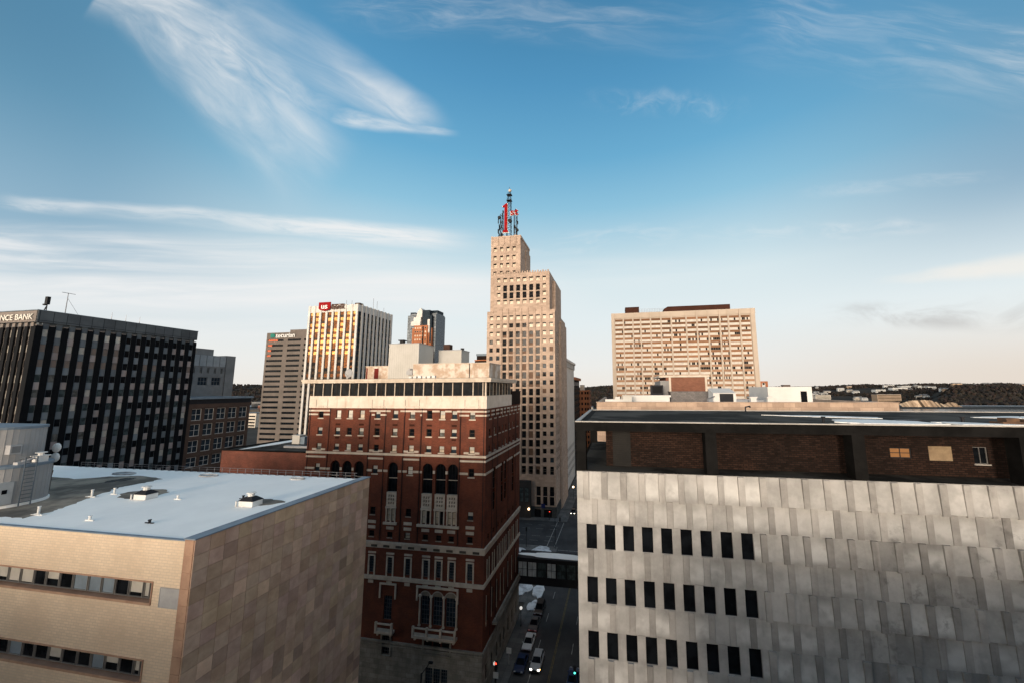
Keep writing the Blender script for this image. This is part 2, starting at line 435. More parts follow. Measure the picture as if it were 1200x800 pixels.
# palette
M_conc = mat('concrete_panel', (.47, .45, .43), (.33, .315, .30), ns=.28, streak=.55, streak_c=(.16, .15, .145), bump=.25, bscale=3.0, fine=.16)
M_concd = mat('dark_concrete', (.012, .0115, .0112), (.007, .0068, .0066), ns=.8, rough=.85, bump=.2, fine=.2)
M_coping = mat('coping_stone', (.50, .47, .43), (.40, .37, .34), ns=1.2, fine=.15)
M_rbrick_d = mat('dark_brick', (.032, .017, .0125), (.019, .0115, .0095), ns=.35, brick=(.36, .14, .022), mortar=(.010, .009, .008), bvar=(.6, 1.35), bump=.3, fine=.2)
M_memb = mat('roof_membrane', (.085, .080, .072), (.030, .029, .027), ns=.22, rough=.95, spec=.04, fine=.25, bscale=1.2, lo=.42, hi=.6)
M_snow = mat('snow', (.92, .91, .88), (.84, .83, .80), ns=.35, rough=.7, bump=.15, bscale=2.0, fine=.05)
M_snowd = mat('dirty_snow', (.55, .55, .55), (.25, .25, .25), ns=.9, rough=.8, bump=.3, bscale=3.0, fine=.2)
M_tanbr = mat('tan_brick', (.68, .55, .41), (.61, .48, .35), ns=.5, brick=(.42, .16, .016), mortar=(.55, .45, .35), bvar=(.95, 1.04), bump=.1, fine=.1)
M_tile = mat('stone_tile', (.56, .385, .28), (.47, .315, .225), ns=.9, fine=.22, bscale=2.5, bump=.12, streak=.15, streak_c=(.40, .33, .27))
M_pink = mat('terracotta_trim', (.42, .27, .19), (.34, .21, .15), ns=1.0, fine=.15)
M_brick = mat('red_brick', (.20, .053, .028), (.115, .034, .020), ns=.33, brick=(.42, .14, .02), mortar=(.13, .07, .055), bump=.3, fine=.22, streak=.35, streak_c=(.05, .025, .02))
M_lime = mat('limestone', (.34, .31, .265), (.23, .21, .18), ns=.7, fine=.18, streak=.3, streak_c=(.12, .10, .08), brick=(1.5, .75, .02), mortar=(.16, .15, .13))
M_trim = mat('cream_stone', (.62, .54, .45), (.50, .42, .34), ns=.8, fine=.15, streak=.25, streak_c=(.30, .17, .10))
M_stucco = mat('cream_stucco', (.72, .63, .54), (.62, .53, .44), ns=.6, fine=.14, streak=.45, streak_c=(.33, .18, .10))
M_rust = mat('stained_stucco', (.66, .58, .50), (.47, .35, .26), ns=.5, fine=.2, bscale=3, streak=.7, streak_c=(.27, .15, .09), lo=.42, hi=.58)
M_cream = mat('cream_metal', (.52, .50, .46), (.47, .45, .41), ns=.3, rough=.5, fine=.06)
M_greym = mat('grey_metal', (.40, .40, .40), (.33, .33, .34), ns=.8, rough=.45, fine=.1)
M_bluem = mat('blue_grey_flashing', (.20, .25, .30), (.16, .20, .24), ns=.8, rough=.45, fine=.1)
M_darkm = mat('dark_metal', (.025, .026, .03), rough=.45, fine=.1)
M_white = mat('white_paint', (.75, .74, .71), rough=.5, fine=.06)
M_blind = mat('window_blind', (.50, .47, .42), (.42, .40, .36), ns=1.2, rough=.6, fine=.08)
M_blindw = mat('pale_blind', (.72, .68, .60), rough=.5, fine=.08)
M_alum = mat('aluminium', (.30, .29, .28), rough=.35, metal=.5, fine=.08)
M_bronze = mat('bronze_metal', (.06, .042, .03), rough=.4, metal=.4, fine=.1)
M_fn = mat('warm_limestone', (.475, .36, .285), (.405, .305, .24), ns=.15, fine=.14, bscale=1.2, streak=.22, streak_c=(.33, .24, .18), brick=(1.6, .8, .012), mortar=(.40, .31, .24))
M_greyst = mat('grey_granite', (.27, .265, .255), (.22, .215, .21), ns=.3, fine=.15)
M_brownst = mat('brown_granite', (.105, .07, .055), (.08, .055, .045), ns=.4, fine=.15)
M_us = mat('white_precast', (.66, .635, .60), (.59, .565, .53), ns=.2, fine=.08)
M_sec = mat('taupe_concrete', (.165, .142, .128), (.135, .118, .105), ns=.15, fine=.1)
M_kell = mat('peach_concrete', (.50, .42, .345), (.45, .375, .305), ns=.1, fine=.08)
M_kspan = mat('orange_spandrel', (.29, .155, .088), (.245, .13, .075), ns=.12, fine=.1)
M_kdark = mat('dark_brown_metal', (.06, .025, .017), (.045, .02, .014), ns=.3, fine=.1)
M_orange = mat('orange_brick', (.42, .165, .08), (.34, .13, .065), ns=.2, fine=.12)
M_alpar = mat('slate_parapet', (.115, .13, .14), (.09, .10, .11), ns=.3, rough=.8, fine=.15, brick=(2.5, 3.6, .07, 0.0), mortar=(.03, .035, .04))
M_alfin = mat('black_fin', (.006, .007, .009), rough=.7, spec=.08, fine=.1)
M_alsp = mat('slate_panel', (.12, .14, .155), (.10, .115, .13), ns=.3, rough=.7, fine=.15)
M_alfr = mat('taupe_panel', (.23, .195, .175), (.19, .165, .15), ns=.3, rough=.5, fine=.12)
M_letter = mat('pale_letter', (.80, .76, .68), rough=.4, fine=0)
M_red = mat('sign_red', (.30, .008, .010), rough=.6, fine=.05)
M_wsign = mat('sign_white', (.82, .82, .80), rough=.35, fine=.03)
M_green = mat('sign_green', (.03, .20, .16), rough=.4, fine=.05)
M_brownl = mat('brown_letter', (.11, .06, .045), rough=.5, fine=.05)
M_steel = mat('galvanised_steel', (.20, .20, .21), (.14, .14, .15), ns=1.5, rough=.4, metal=.5, fine=.1)
M_asph = mat('asphalt', (.066, .066, .067), (.042, .042, .044), ns=.12, rough=.75, bump=.1, bscale=4, fine=.25, streak=.35, streak_c=(.085, .085, .085))
M_walk = mat('pavement', (.15, .145, .14), (.10, .10, .098), ns=.3, brick=(1.5, 1.5, .02, 0.0), mortar=(.06, .06, .06), fine=.2)
M_paint = mat('road_paint', (.40, .39, .37), (.12, .12, .12), ns=1.6, fine=.3, lo=.3, hi=.75)
M_ypaint = mat('yellow_paint', (.17, .13, .06), (.07, .065, .05), ns=1.6, fine=.3, lo=.3, hi=.75)
M_ply = mat('plywood', (.27, .20, .125), (.21, .15, .095), ns=2.0, fine=.2)
G_dark = glass('dark_glass', (.010, .012, .015))
G_blue = glass('blue_glass', (.030, .045, .060))
G_teal = glass('teal_glass', (.07, .095, .10))
G_grey = glass('grey_glass', (.16, .16, .15), rough=.12)
G_gold = glass('gold_glass', (.48, .26, .10), rough=.12, metal=.85, wave=.03, c2=(.36, .17, .06))  # gold of the reflected sunset put into the tint
G_amber = glass('amber_glass', (.20, .08, .03), rough=.3, metal=.5, wave=.03, c2=(.09, .035, .018))  # dimmer sunset reflection put into the tint
G_pale = glass('pale_glass', (.66, .56, .43), rough=.3, spec=.2, c2=(.52, .42, .31))
G_warm = mat('lit_window', (.20, .10, .045), emit=(1.0, .45, .15), estr=.10, rough=.4, fine=.2)
G_sky = glass('sky_glass', (.17, .19, .21), rough=.15, metal=.3)
G_black = mat('black_opening', (.008, .008, .009), rough=.9, fine=0)

rnd = random.Random(11)
def jit(a=.12): return 1 + rnd.uniform(-a, a)

# ------------------------------------------------------------------ ground, streets
g = MB(); g.poly([(-9000, -1500, -.02), (9000, -1500, -.02), (9000, 16000, -.02), (-9000, 16000, -.02)])
M_ground = mat('city_ground', (.085, .075, .065), (.045, .042, .038), ns=.012, fine=.5, bscale=.05, rough=.9, lo=.3, hi=.7)
kind(g.build('ground', M_ground), 'structure')
g = MB(); g.poly([(-19.7, -60, 0), (-6.5, -60, 0), (-6.5, 700, 0), (-19.7, 700, 0)])
kind(g.build('main_street', M_asph), 'structure')
for n, (x0, x1, y0, y1) in {'cross_street': (-160, -19.7, 124, 146.5), 'cross_street_east': (-6.5, 120, 124, 146.5), 'side_street': (-160, -19.7, 38, 57)}.items():
    g = MB(); g.poly([(x0, y0, .002), (x1, y0, .002), (x1, y1, .002), (x0, y1, .002)])
    kind(g.build(n.replace('_east', ''), M_asph), 'structure')
def pave(name, x0, x1, y0, y1, h=.14, mt=None):
    g = MB(); g.box(x0, x1, y0, y1, -.3, h); return kind(g.build(name, mt or M_walk), 'structure')
pave('pavement', -22.62, -19.7, 57, 124); pave('pavement', -6.5, -2.9, -60, 124); pave('pavement', -120, -22.64, 57, 63.1, .138)
pave('plaza', -75, -22.63, 92, 124, .136); pave('pavement', -120, -19.7, 146.5, 149.9); pave('pavement', -24.3, -19.7, 149.9, 400, .141); pave('pavement', -6.5, -2.9, 146.5, 400)
pave('pavement', -24.4, -19.7, -60, 38, .14)
# markings
g = MB()
for x, w in ((-13.1, .14), (-12.85, .14)):
    g.poly([(x, 60, .008), (x + w, 60, .008), (x + w, 118, .008), (x, 118, .008)])
kind(g.build('centre_line', M_ypaint), 'structure')
g = MB()
for x in (-16.4, -9.8):
    for q in range(8): g.poly([(x, 50 + q * 9, .008), (x + .12, 50 + q * 9, .008), (x + .12, 53 + q * 9, .008), (x, 53 + q * 9, .008)])
for x0 in []:
    g.poly([(x0, 118.6, .009), (x0 + .5, 118.6, .009), (x0 + .5, 121.8, .009), (x0, 121.8, .009)])
    g.poly([(x0, 147, .009), (x0 + .5, 147, .009), (x0 + .5, 150, .009), (x0, 150, .009)])
for y in (128.2, 132.0, 138.5, 142.3):
    for q in range(12): g.poly([(-80 + q * 5, y, .009), (-77.2 + q * 5, y, .009), (-77.2 + q * 5, y + .14, .009), (-80 + q * 5, y + .14, .009)])
for q in range(0):
    g.poly([(-23.2, 125 + q * 2.3, .009), (-20.4, 125 + q * 2.3, .009), (-20.4, 125.8 + q * 2.3, .009), (-23.2, 125.8 + q * 2.3, .009)])
for y in (119.0, 121.8): g.poly([(-19.4, y, .009), (-6.8, y, .009), (-6.8, y + .22, .009), (-19.4, y + .22, .009)])
for x in (-23.4, -20.9): g.poly([(x, 124.3, .009), (x + .22, 124.3, .009), (x + .22, 146, .009), (x, 146, .009)])
kind(g.build('road_marking', M_paint), 'structure')

# ------------------------------------------------------------------ unseen blocks added round the viewpoint to shade the lower floors opposite
def backblock(label, x0, x1, y0, y1, h, mt):
    r = thing('shade_block', label, 'building', ((x0 + x1) / 2, (y0 + y1) / 2, 0), 'unseen blocks added to shade the street')
    mb = MB(); rects = []
    mb.box(x0, x1, y0, y1, 0, h); mb.box(x0 - .3, x1 + .3, y0 - .3, y1 + .3, h, h + .6)
    mb.build('wall', mt, r)
    b2 = MB()
    for q in range(int(h / 4)): b2.box(x0 + .8, x1 - .8, y1 - .05, y1 + .04, 2.2 + q * 4, 4 + q * 4)
    b2.build('window', G_dark, r)
backblock('unseen grey block added below the viewpoint for shade', -2.9, 42, -40, -3.2, 43.5, M_greyst)
backblock('long unseen brown block added behind the viewpoint for shade, left', -140, -24.5, -70, -18, 42, M_brownst)
backblock('unseen taupe block added behind the viewpoint for shade, right', 48, 150, -60, -14, 48, M_sec)
backblock('broad unseen taupe block added across the street end for shade', -24, -3, -140, -110, 48, M_sec)

# ------------------------------------------------------------------ concrete panelled building, right foreground
CY, CX = 28.0, -3.0
r = thing('concrete_office_building', 'pale weathered concrete panel building with dark recessed top storey and black windows, right foreground', 'building', (25, 36, 0))
ZT = 44.07; RH = 1.745
WZ = [(38.79, 40.44), (35.27, 36.94), (31.80, 33.46)]
wx = [-2.36 + 1.284 * i for i in range(9)]
holes = [(x, x + .73, a, b) for a, b in WZ for x in wx]
mb = MB(); pl = ('y', CY)
wall(mb, pl, CX, 56, 0, ZT, holes, .14)
rear(mb, CX, 56, CY, 43.7, 0, ZT, 1, 'LBR')
mb.build('wall', M_conc, r)
cl_ = MB(); prn = random.Random(5)
levels = []
z = ZT; 
bounds = [44.05, 42.20, 40.47, 38.76, 36.98, 35.24, 33.50, 31.78, 30.0, 28.25]
for k in range(len(bounds) - 1):
    zb, za = bounds[k], bounds[k + 1]
    isw = k in (2, 4, 6)
    if isw:      # piers between the windows, then panels beyond them
        for i in range(9):
            x0 = CX if i == 0 else wx[i - 1] + .73; x1 = wx[i]
            strip(cl_, pl, x0 + .012, x1 - .012, za, zb, -.035, 0, (jit(.07),) * 3)
        x = wx[8] + .73
    else: x = CX
    over = k in (1, 3, 5)
    ph = (prn.random() * .2 if isw else 0)
    first = True
    ph = (.35, .95, .0, .62, .0, .80, .0, .5, .2)[k]
    while x < 55.5:
        w1 = (.40 if first and not isw else .88 + prn.uniform(-.03, .05)); w2 = .39 + prn.uniform(-.02, .03)
        if k % 4 == 3: w1 += .0
        if first: w1 = ph + .12 + (.3 if isw else 0)
        first = False
        blot = 1.0
        dark = (x > 14 and k in (2, 3, 5, 6, 8) and prn.random() < .35)
        t1 = jit(.10) * (.74 if dark else 1); t2 = jit(.08) * ((.76 if prn.random() < .2 else .90) if x < 9 else (.70 if prn.random() < .38 else .87))
        dz = prn.uniform(-.02, .02)
        # broad panel: leans out a little at its foot, like a shingle
        a, b = x + .01, min(x + w1 - .01, 56)
        top, bot = -.02 - prn.uniform(0, .02), (-.05 if over else -.12 - prn.uniform(0, .03))
        P0 = [(a, CY + bot, za + .02 + dz), (b, CY + bot, za + .02 + dz), (b, CY + top, zb - .01), (a, CY + top, zb - .01)]
        cl_.poly(P0, (t1, t1, t1 * .995, 1 - (prn.uniform(.35, 1) if prn.random() < (.62 if x < 13 else .42) else prn.uniform(0, .15))))
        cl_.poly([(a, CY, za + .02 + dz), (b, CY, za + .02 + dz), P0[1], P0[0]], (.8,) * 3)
        cl_.poly([(a, CY, za + .02 + dz), P0[0], P0[3], (a, CY, zb - .01)], (t1,) * 3)
        cl_.poly([P0[1], (b, CY, za + .02 + dz), (b, CY, zb - .01), P0[2]], (t1,) * 3)
        a, b = x + w1 + .005, min(x + w1 + w2 - .005, 56)
        q = -.14 - prn.uniform(0, .05)
        if a < 55.8: strip(cl_, pl, a, b, za - (0 if over else .09 * prn.random()), zb - .005, q if not over else -.075, 0, (t2, t2 * .985, t2 * .97))
        x += w1 + w2
M_clad = mat('concrete_cladding', (.50, .485, .465), (.36, .35, .335), ns=.55, streak=.5, streak_c=(.20, .19, .18), bump=.3, bscale=3.0, fine=.15)
# pale lime bloom on some panels
t_ = M_clad.node_tree; pb = t_.nodes['Principled BSDF']; lk = pb.inputs['Base Color'].links[0]; src = S(t_, lk.from_socket)
gp = S(t_, t_.nodes.new('ShaderNodeNewGeometry').outputs['Position'])
sx_ = t_.nodes.new('ShaderNodeSeparateXYZ'); t_.links.new(gp.k, sx_.inputs[0])
px_, pz_ = S(t_, sx_.outputs[0]), S(t_, sx_.outputs[2])
fr_ = ((pz_ - 28.25) / 1.745)._m('FRACT')
mid_ = fr_.step(.02, .28) * fr_.step(.95, .5)
al_ = [q_ for q_ in t_.nodes if q_.type == 'ATTRIBUTE'][0].outputs['Alpha']
bl_ = (S(t_, al_) * -1.0 + 1.0) * mid_ * (noise(t_, gp, 1.3, 3, .5).step(.30, .62) * .75 + .25)
dk_ = (noise(t_, gp, 1.3, 6, .65).step(.50, .72) * px_.step(9.0, 18.0) * noise(t_, gp, .30, 2).step(.46, .60))
dk2 = noise(t_, gp, 3.0, 7, .7).step(.62, .80) * noise(t_, gp, .22, 2).step(.5, .65)
c_ = mix(t_, bl_ * .85, src, (.72, .71, .68)); c_ = mix(t_, dk_ * .6, c_, (.12, .115, .11)); c_ = mix(t_, dk2 * .5, c_, (.10, .095, .09)); t_.links.new(c_.k, pb.inputs['Base Color'])
cl_.build('cladding_panel', M_clad, r)
windows(r, pl, [(x, x + .73, a, b) for a, b in WZ for x in wx], .12, (.02, 1, 1), G_dark, M_darkm, split=True)
# recessed top storey
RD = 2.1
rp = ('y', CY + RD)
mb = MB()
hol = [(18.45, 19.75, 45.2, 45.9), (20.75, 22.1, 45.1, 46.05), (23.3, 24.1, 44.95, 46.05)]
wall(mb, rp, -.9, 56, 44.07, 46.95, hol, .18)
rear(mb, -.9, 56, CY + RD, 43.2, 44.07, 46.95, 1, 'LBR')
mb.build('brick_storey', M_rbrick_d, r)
mb = MB(); strip(mb, rp, -.38, .98, 44.1, 46.9, -.06, 0)
for q in range(18): strip(mb, rp, -.36, .96, 44.14 + q * .155, 44.24 + q * .155, -.10, -.06)
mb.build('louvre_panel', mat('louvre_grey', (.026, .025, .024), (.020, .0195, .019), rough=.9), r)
windows(r, rp, [hol[0] + (G_warm, 0)], .14, (.06, 2, 2), G_warm, M_darkm, split=True)
mb = MB(); strip(mb, rp, hol[1][0], hol[1][1], hol[1][2], hol[1][3], .03, .12)
for q in range(4): strip(mb, rp, hol[1][0], hol[1][1], hol[1][2] + .25 * q, hol[1][2] + .235 + .25 * q, .015, .03, jit(.1))
mb.build('boarded_window', M_ply, r)['label'] = 'window boarded over with plywood'
windows(r, rp, [hol[2] + (G_dark, 0)], .14, (.04, 2, 1), G_dark, M_alum, split=True)
mb = MB(); strip(mb, rp, hol[2][0] - .05, hol[2][1] + .05, hol[2][2] - .06, hol[2][2], -.10, .02); mb.build('window_sill', M_coping, r)
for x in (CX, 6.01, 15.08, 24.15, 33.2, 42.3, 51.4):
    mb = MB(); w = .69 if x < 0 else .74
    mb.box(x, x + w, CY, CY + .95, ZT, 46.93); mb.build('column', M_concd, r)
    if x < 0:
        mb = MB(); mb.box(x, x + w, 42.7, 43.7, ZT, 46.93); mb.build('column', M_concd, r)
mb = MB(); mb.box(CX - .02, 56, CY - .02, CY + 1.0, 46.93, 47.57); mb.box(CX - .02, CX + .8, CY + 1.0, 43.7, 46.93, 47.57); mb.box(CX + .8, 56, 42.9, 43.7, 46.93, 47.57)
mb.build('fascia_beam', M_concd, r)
mb = MB(); mb.box(CX + .8, 56, CY + 1.0, 42.9, 47.2, 47.6); mb.build('roof', M_memb, r)
mb = MB(); mb.box(CX - .08, 56.1, CY - .08, CY + .22, 47.572, 47.64); mb.box(CX - .08, CX + .22, CY + .22, 43.78, 47.572, 47.64); mb.box(CX + .22, 56.1, 43.5, 43.78, 47.572, 47.64)
mb.build('coping', M_coping, r)
mb = MB(); mb.box(CX + .2, 55.8, CY + .1, 43.6, 44.0, 44.075); mb.build('loggia_floor', M_memb, r)
def blob(cx, cy, rx, ry, z, n=34, rough=.25, seed=1, h=.03):
    q = random.Random(seed); ph = [q.uniform(0, 6.28) for _ in range(6)]
    pts = []
    for i in range(n):
        a = 2 * math.pi * i / n
        k_ = 1 + rough * (math.sin(2 * a + ph[0]) * .4 + math.sin(3 * a + ph[1]) * .35 + math.sin(5 * a + ph[2]) * .3 + math.sin(9 * a + ph[3]) * .18 + math.sin(14 * a + ph[4]) * .1)
        pts.append((cx + rx * k_ * math.cos(a), cy + ry * k_ * math.sin(a)))
    mb = MB(); mb.prism(pts, z, z + h); return mb
def snow_patch(cx, cy, rx, ry, z, seed, label, mt=None, h=.03, group=None):
    o = blob(cx, cy, rx, ry, z, seed=seed, h=h).build('snow_patch', mt or M_snow); kind(o, 'stuff'); o['label'] = label; o['category'] = 'snow'
def snow_poly(pts, z, h, seed, label):
    q = random.Random(seed); f = []
    for i in range(len(pts)):
        a, b = pts[i], pts[(i + 1) % len(pts)]
        for s_ in range(7):
            u = s_ / 7; f.append((a[0] + (b[0] - a[0]) * u + q.uniform(-.12, .12), max(a[1] + (b[1] - a[1]) * u + q.uniform(-.09, .09), CY + .24)))
    mb = MB(); mb.prism(f, z, z + h); o = kind(mb.build('snow_patch', M_snow), 'stuff'); o['label'] = label; o['category'] = 'snow'
snow_poly([(12.8, 36.6), (17, 36.3), (20.6, 34.6), (20.2, 33.4), (17.6, 34.0), (15, 35.4)], 47.602, .04, 3, 'thin long strip of snow farther back on the dark flat roof')
snow_poly([(15.0, 29.4), (15.9, 31.6), (18.5, 31.9), (20.6, 30.6), (20.9, 28.25), (16.3, 28.25)], 47.602, .07, 8, 'broad white snow patch near the roof edge of the concrete building')
snow_poly([(21.3, 30.2), (22.5, 30.3), (24.6, 29.0), (25.2, 28.25), (21.6, 28.25)], 47.602, .07, 14, 'narrow snow strip along the roof edge, right of the broad patch')
snow_patch(33, 36, 4, 1.5, 47.602, 21, 'snow strip far right on the dark flat roof')
# roof pieces
o = MB(); o.tube((13.2, 42.2, 47.6), (13.2, 42.2, 48.05), .07); o.tube((13.2, 42.2, 48.05), (13.65, 42.2, 48.15), .07); o.tube((13.65, 42.2, 48.15), (13.65, 42.2, 47.98), .07)
tag(o.build('vent_pipe', M_darkm), 'dark gooseneck vent pipe at the back of the flat concrete roof', 'vent pipe')
for x, y, lb in ((14.2, 29.4, 'short dark pipe stub left of the snow patches on the flat roof'), (23.2, 30.4, 'short dark pipe stub standing among the snow on the flat roof')):
    o = MB(); o.tube((x, y, 47.6), (x, y, 47.95), .09); o.tube((x, y, 47.95), (x, y, 48.02), .14)
    tag(o.build('vent_pipe', M_darkm), lb, 'vent pipe')
t = thing('roof_equipment', 'rusty equipment skid with a thin dark davit arm on the flat roof, far right', 'equipment', (25.6, 29.4, 47.6))
o = MB(); o.box(24.3, 26.9, 29.0, 29.9, 47.62, 47.78); o.box(24.6, 25.3, 29.1, 29.7, 47.78, 48.02); o.box(25.6, 26.3, 29.1, 29.75, 47.78, 47.95); o.build('skid', mat('rust', (.16, .09, .05), (.09, .06, .045), ns=2.0), t)
o = MB(); o.tube((26.6, 29.4, 47.7), (26.6, 29.4, 48.75), .08); o.tube((26.6, 29.4, 48.6), (25.5, 29.3, 48.15), .035); o.tube((26.6, 29.4, 48.75), (27.6, 29.4, 49.0), .05); o.build('davit', M_darkm, t)
# snow-dusted long skid
o = MB(); o.box(19.7, 21.3, 31.0, 31.6, 47.6, 47.72); tag(o.build('roof_hatch', M_darkm), 'low dark hatch between the two front snow patches on the flat roof', 'hatch')

# ------------------------------------------------------------------ tan brick building with tiled flank, left foreground
TY, TX, TZ = 19.0, -24.5, 41.2
r = thing('tan_brick_building', 'tan brick building with brown stone-tiled flank and white snow-covered roof, left foreground', 'building', (-55, 27, 0))
pl = ('y', TY)
bx = [-66.5 + 1.13 * i for i in range(32)]
bxe = [-39.58, -38.49, -37.30, -36.25, -35.09, -33.96, -32.73, -31.63, -30.56, -29.45, -28.34, -27.83, -27.36]
while bxe[0] > -62: bxe.insert(0, bxe[0] - 1.13)
bands = [(37.62, 38.72), (33.45, 34.52), (29.3, 30.4)]
holes = [(bxe[0], bxe[-1], a, b) for a, b in bands]
mb = MB(); wall(mb, pl, -78, -25.2, 0, TZ - .02, holes, .45); rear(mb, -78, -25.2, TY, 34.6, 0, TZ - .02, 1, 'L'); mb.build('wall', M_tanbr, r)
mb = MB(); rear(mb, -78, -25.2, TY, 34.6, 0, TZ - .02, 1, 'B'); mb.build('rear_wall', M_brownst, r)  # unseen rear face, darkened to cut bounce onto the brick block
wr = random.Random(3)
for a, b in bands:
    rec = []
    for i in range(len(bxe) - 1):
        q = wr.random(); w = bxe[i + 1] - bxe[i]
        gsel = (M_bluem if q < .22 and w > .8 else G_dark)
        rec.append((bxe[i] + .03, bxe[i + 1] - .03, a + .06, b - .03, gsel, 0.0 if gsel is M_bluem or q > .8 else round(wr.choice([.25, .55, .75, .9, 0]), 2)))
    windows(r, pl, rec, .30, (.055, 1, 1), G_dark, M_alum, M_blind, split=True)
    mb = MB(); strip(mb, pl, bxe[0], bxe[-1] + .06, a - .13, a + .008, -.07, .3); strip(mb, pl, bxe[0], bxe[-1] + .06, b, b + .07, -.05, .3); strip(mb, pl, bxe[-1], bxe[-1] + .06, a, b, -.05, .3)
    mb.build('window_sill', M_pink, r)
mb = MB(); strip(mb, pl, -26.66, -25.22, 37.5, 38.5, -.04, 0)
strip(mb, pl, -26.70, -25.22, 37.46, 37.5, -.06, 0); strip(mb, pl, -26.70, -26.66, 37.5, 38.54, -.06, 0); strip(mb, pl, -26.66, -25.22, 38.5, 38.54, -.06, 0)
mb.build('grey_panel', M_greym, r)
# tiled flank wall, a slab that stands a little above the roof
mb = MB(); mb.box(-25.2, TX - .04, TY - .10, 34.6, 0, TZ + .12); mb.build('flank_wall', M_tile, r)
mb = MB(); tr = random.Random(17)
nt = 18; tw = (34.6 - (TY - .1)) / nt; thh = .89
for j in range(int(TZ / thh) + 1):
    for i in range(nt):
        z1 = TZ + .10 - j * thh; z0 = max(z1 - thh, 0)
        if z1 < 12: continue
        v = tr.gauss(1, .085); q = tr.random()
        if q < .10: v *= .80
        elif q > .92: v *= 1.18
        c = (v, v * tr.uniform(.96, 1.03), v * tr.uniform(.92, 1.06))
        y0 = TY - .1 + i * tw
        d = tr.uniform(0, .008)
        strip(mb, ('x', TX), y0 + .010, y0 + tw - .010, z0 + .010, z1 - .010, -.004 - d, .045, c)
mb.build('stone_tile', M_tile, r)
mb = MB()
for j in range(34):
    z1 = TZ + .10 - j * thh
    strip(mb, ('y', TY - .1), -25.19, TX - .05, z1 - thh + .012, z1 - .012, -.03, .01, jit(.08))
mb.build('corner_pilaster', M_pink, r)
mb = MB(); mb.box(-25.26, TX + .06, TY - .16, 34.66, TZ + .122, TZ + .19); mb.build('coping', M_bluem, r)
mb = MB(); mb.box(-78, -25.262, TY - .06, TY + .14, TZ - .018, TZ + .04); mb.build('roof_edging', M_bluem, r)
mb = MB(); mb.box(-78, -25.27, TY + .14, 34.5, TZ - .3, TZ - .016); mb.build('roof', M_memb, r)
# roof snow: a broad sheet with a bare strip by the penthouse
M_roofsn = mat('roof_snow', (.93, .92, .885), (.88, .87, .84), ns=.3, rough=.65, bump=.12, bscale=1.5, fine=.04)
o = MB()
pts = [(-78, 19.15), (-25.3, 19.15), (-25.3, 34.4), (-78, 34.4)]
o.poly([(x, y, TZ + .012) for x, y in pts]); o = kind(o.build('roof_snow', M_roofsn), 'stuff'); o['label'] = 'broad sheet of white snow on the tan building roof'; o['category'] = 'snow'
M_bare = mat('bare_roof', (.30, .26, .21), (.12, .105, .09), ns=.35, rough=.7, fine=.25, bscale=1.2, lo=.38, hi=.62)
mb = MB()
q = random.Random(4)
edge = [(-64, 20.0), (-43, 20.1), (-41.1, 20.2), (-41.2, 21.4), (-41.7, 22.6), (-43, 24.3), (-43.8, 25.7), (-45.2, 27.7), (-45, 29.2), (-45.1, 31.1), (-49.1, 31.8), (-51.9, 31), (-54, 29.6), (-58.5, 29.9), (-64, 29.5)]
fine_e = []
for i in range(len(edge)):
    a, b = edge[i], edge[(i + 1) % len(edge)]
    for s_ in range(6):
        f = s_ / 6; fine_e.append((a[0] + (b[0] - a[0]) * f + q.uniform(-.18, .18), a[1] + (b[1] - a[1]) * f + q.uniform(-.10, .10)))
mb.prism(fine_e, TZ + .005, TZ + .020); mb.build('bare_roof_patch', M_bare, r)
mb = blob(-48.8, 30.0, .8, 1.0, TZ + .02, seed=31, h=.006); mb.build('wet_patch', mat('wet_roof', (.02, .02, .022), rough=.25, fine=.1), r)
mb = blob(-40.2, 26.4, 2.0, 1.35, TZ + .010, seed=33, h=.014); mb.build('bare_roof_patch', M_bare, r)
mb = blob(-27.9, 26.2, 1.6, .85, TZ + .010, seed=36, h=.014); mb.build('bare_roof_patch', M_bare, r)
# skylight vents
def roof_vent(x, y, label):
    t = thing('roof_vent', label, 'roof vent', (x, y, TZ), 'square vents on the snowy roof')
    o = MB(); o.box(x - .62, x + .62, y - .42, y + .42, TZ + .02, TZ + .42); o.build('curb', M_white, t)
    o = MB()
    b0 = [(x - .68, y - .48, TZ + .425), (x + .68, y - .48, TZ + .425), (x + .68, y + .48, TZ + .425), (x - .68, y + .48, TZ + .425)]
    b1 = [(x - .28, y - .2, TZ + .70), (x + .28, y - .2, TZ + .70), (x + .28, y + .2, TZ + .70), (x - .28, y + .2, TZ + .70)]
    for i in range(4): o.poly([b0[i], b0[(i + 1) % 4], b1[(i + 1) % 4], b1[i]])
    o.poly(b1); o.poly(list(reversed(b0))); o.build('hood', M_darkm, t)
    o = MB(); o.tube((x, y, TZ + .70), (x, y, TZ + .92), .22, 10); o.tube((x, y, TZ + .92), (x, y, TZ + 1.0), .34, 10, .26); o.tube((x - .8, y - .45, TZ + .02), (x - .8, y - .45, TZ + .42), .06); o.build('cap', M_white, t)
roof_vent(-38.4, 25.4, 'white box vent with dark hood beside the bare strip of roof')
roof_vent(-28.0, 25.3, 'white box vent with dark hood near the tiled flank wall')
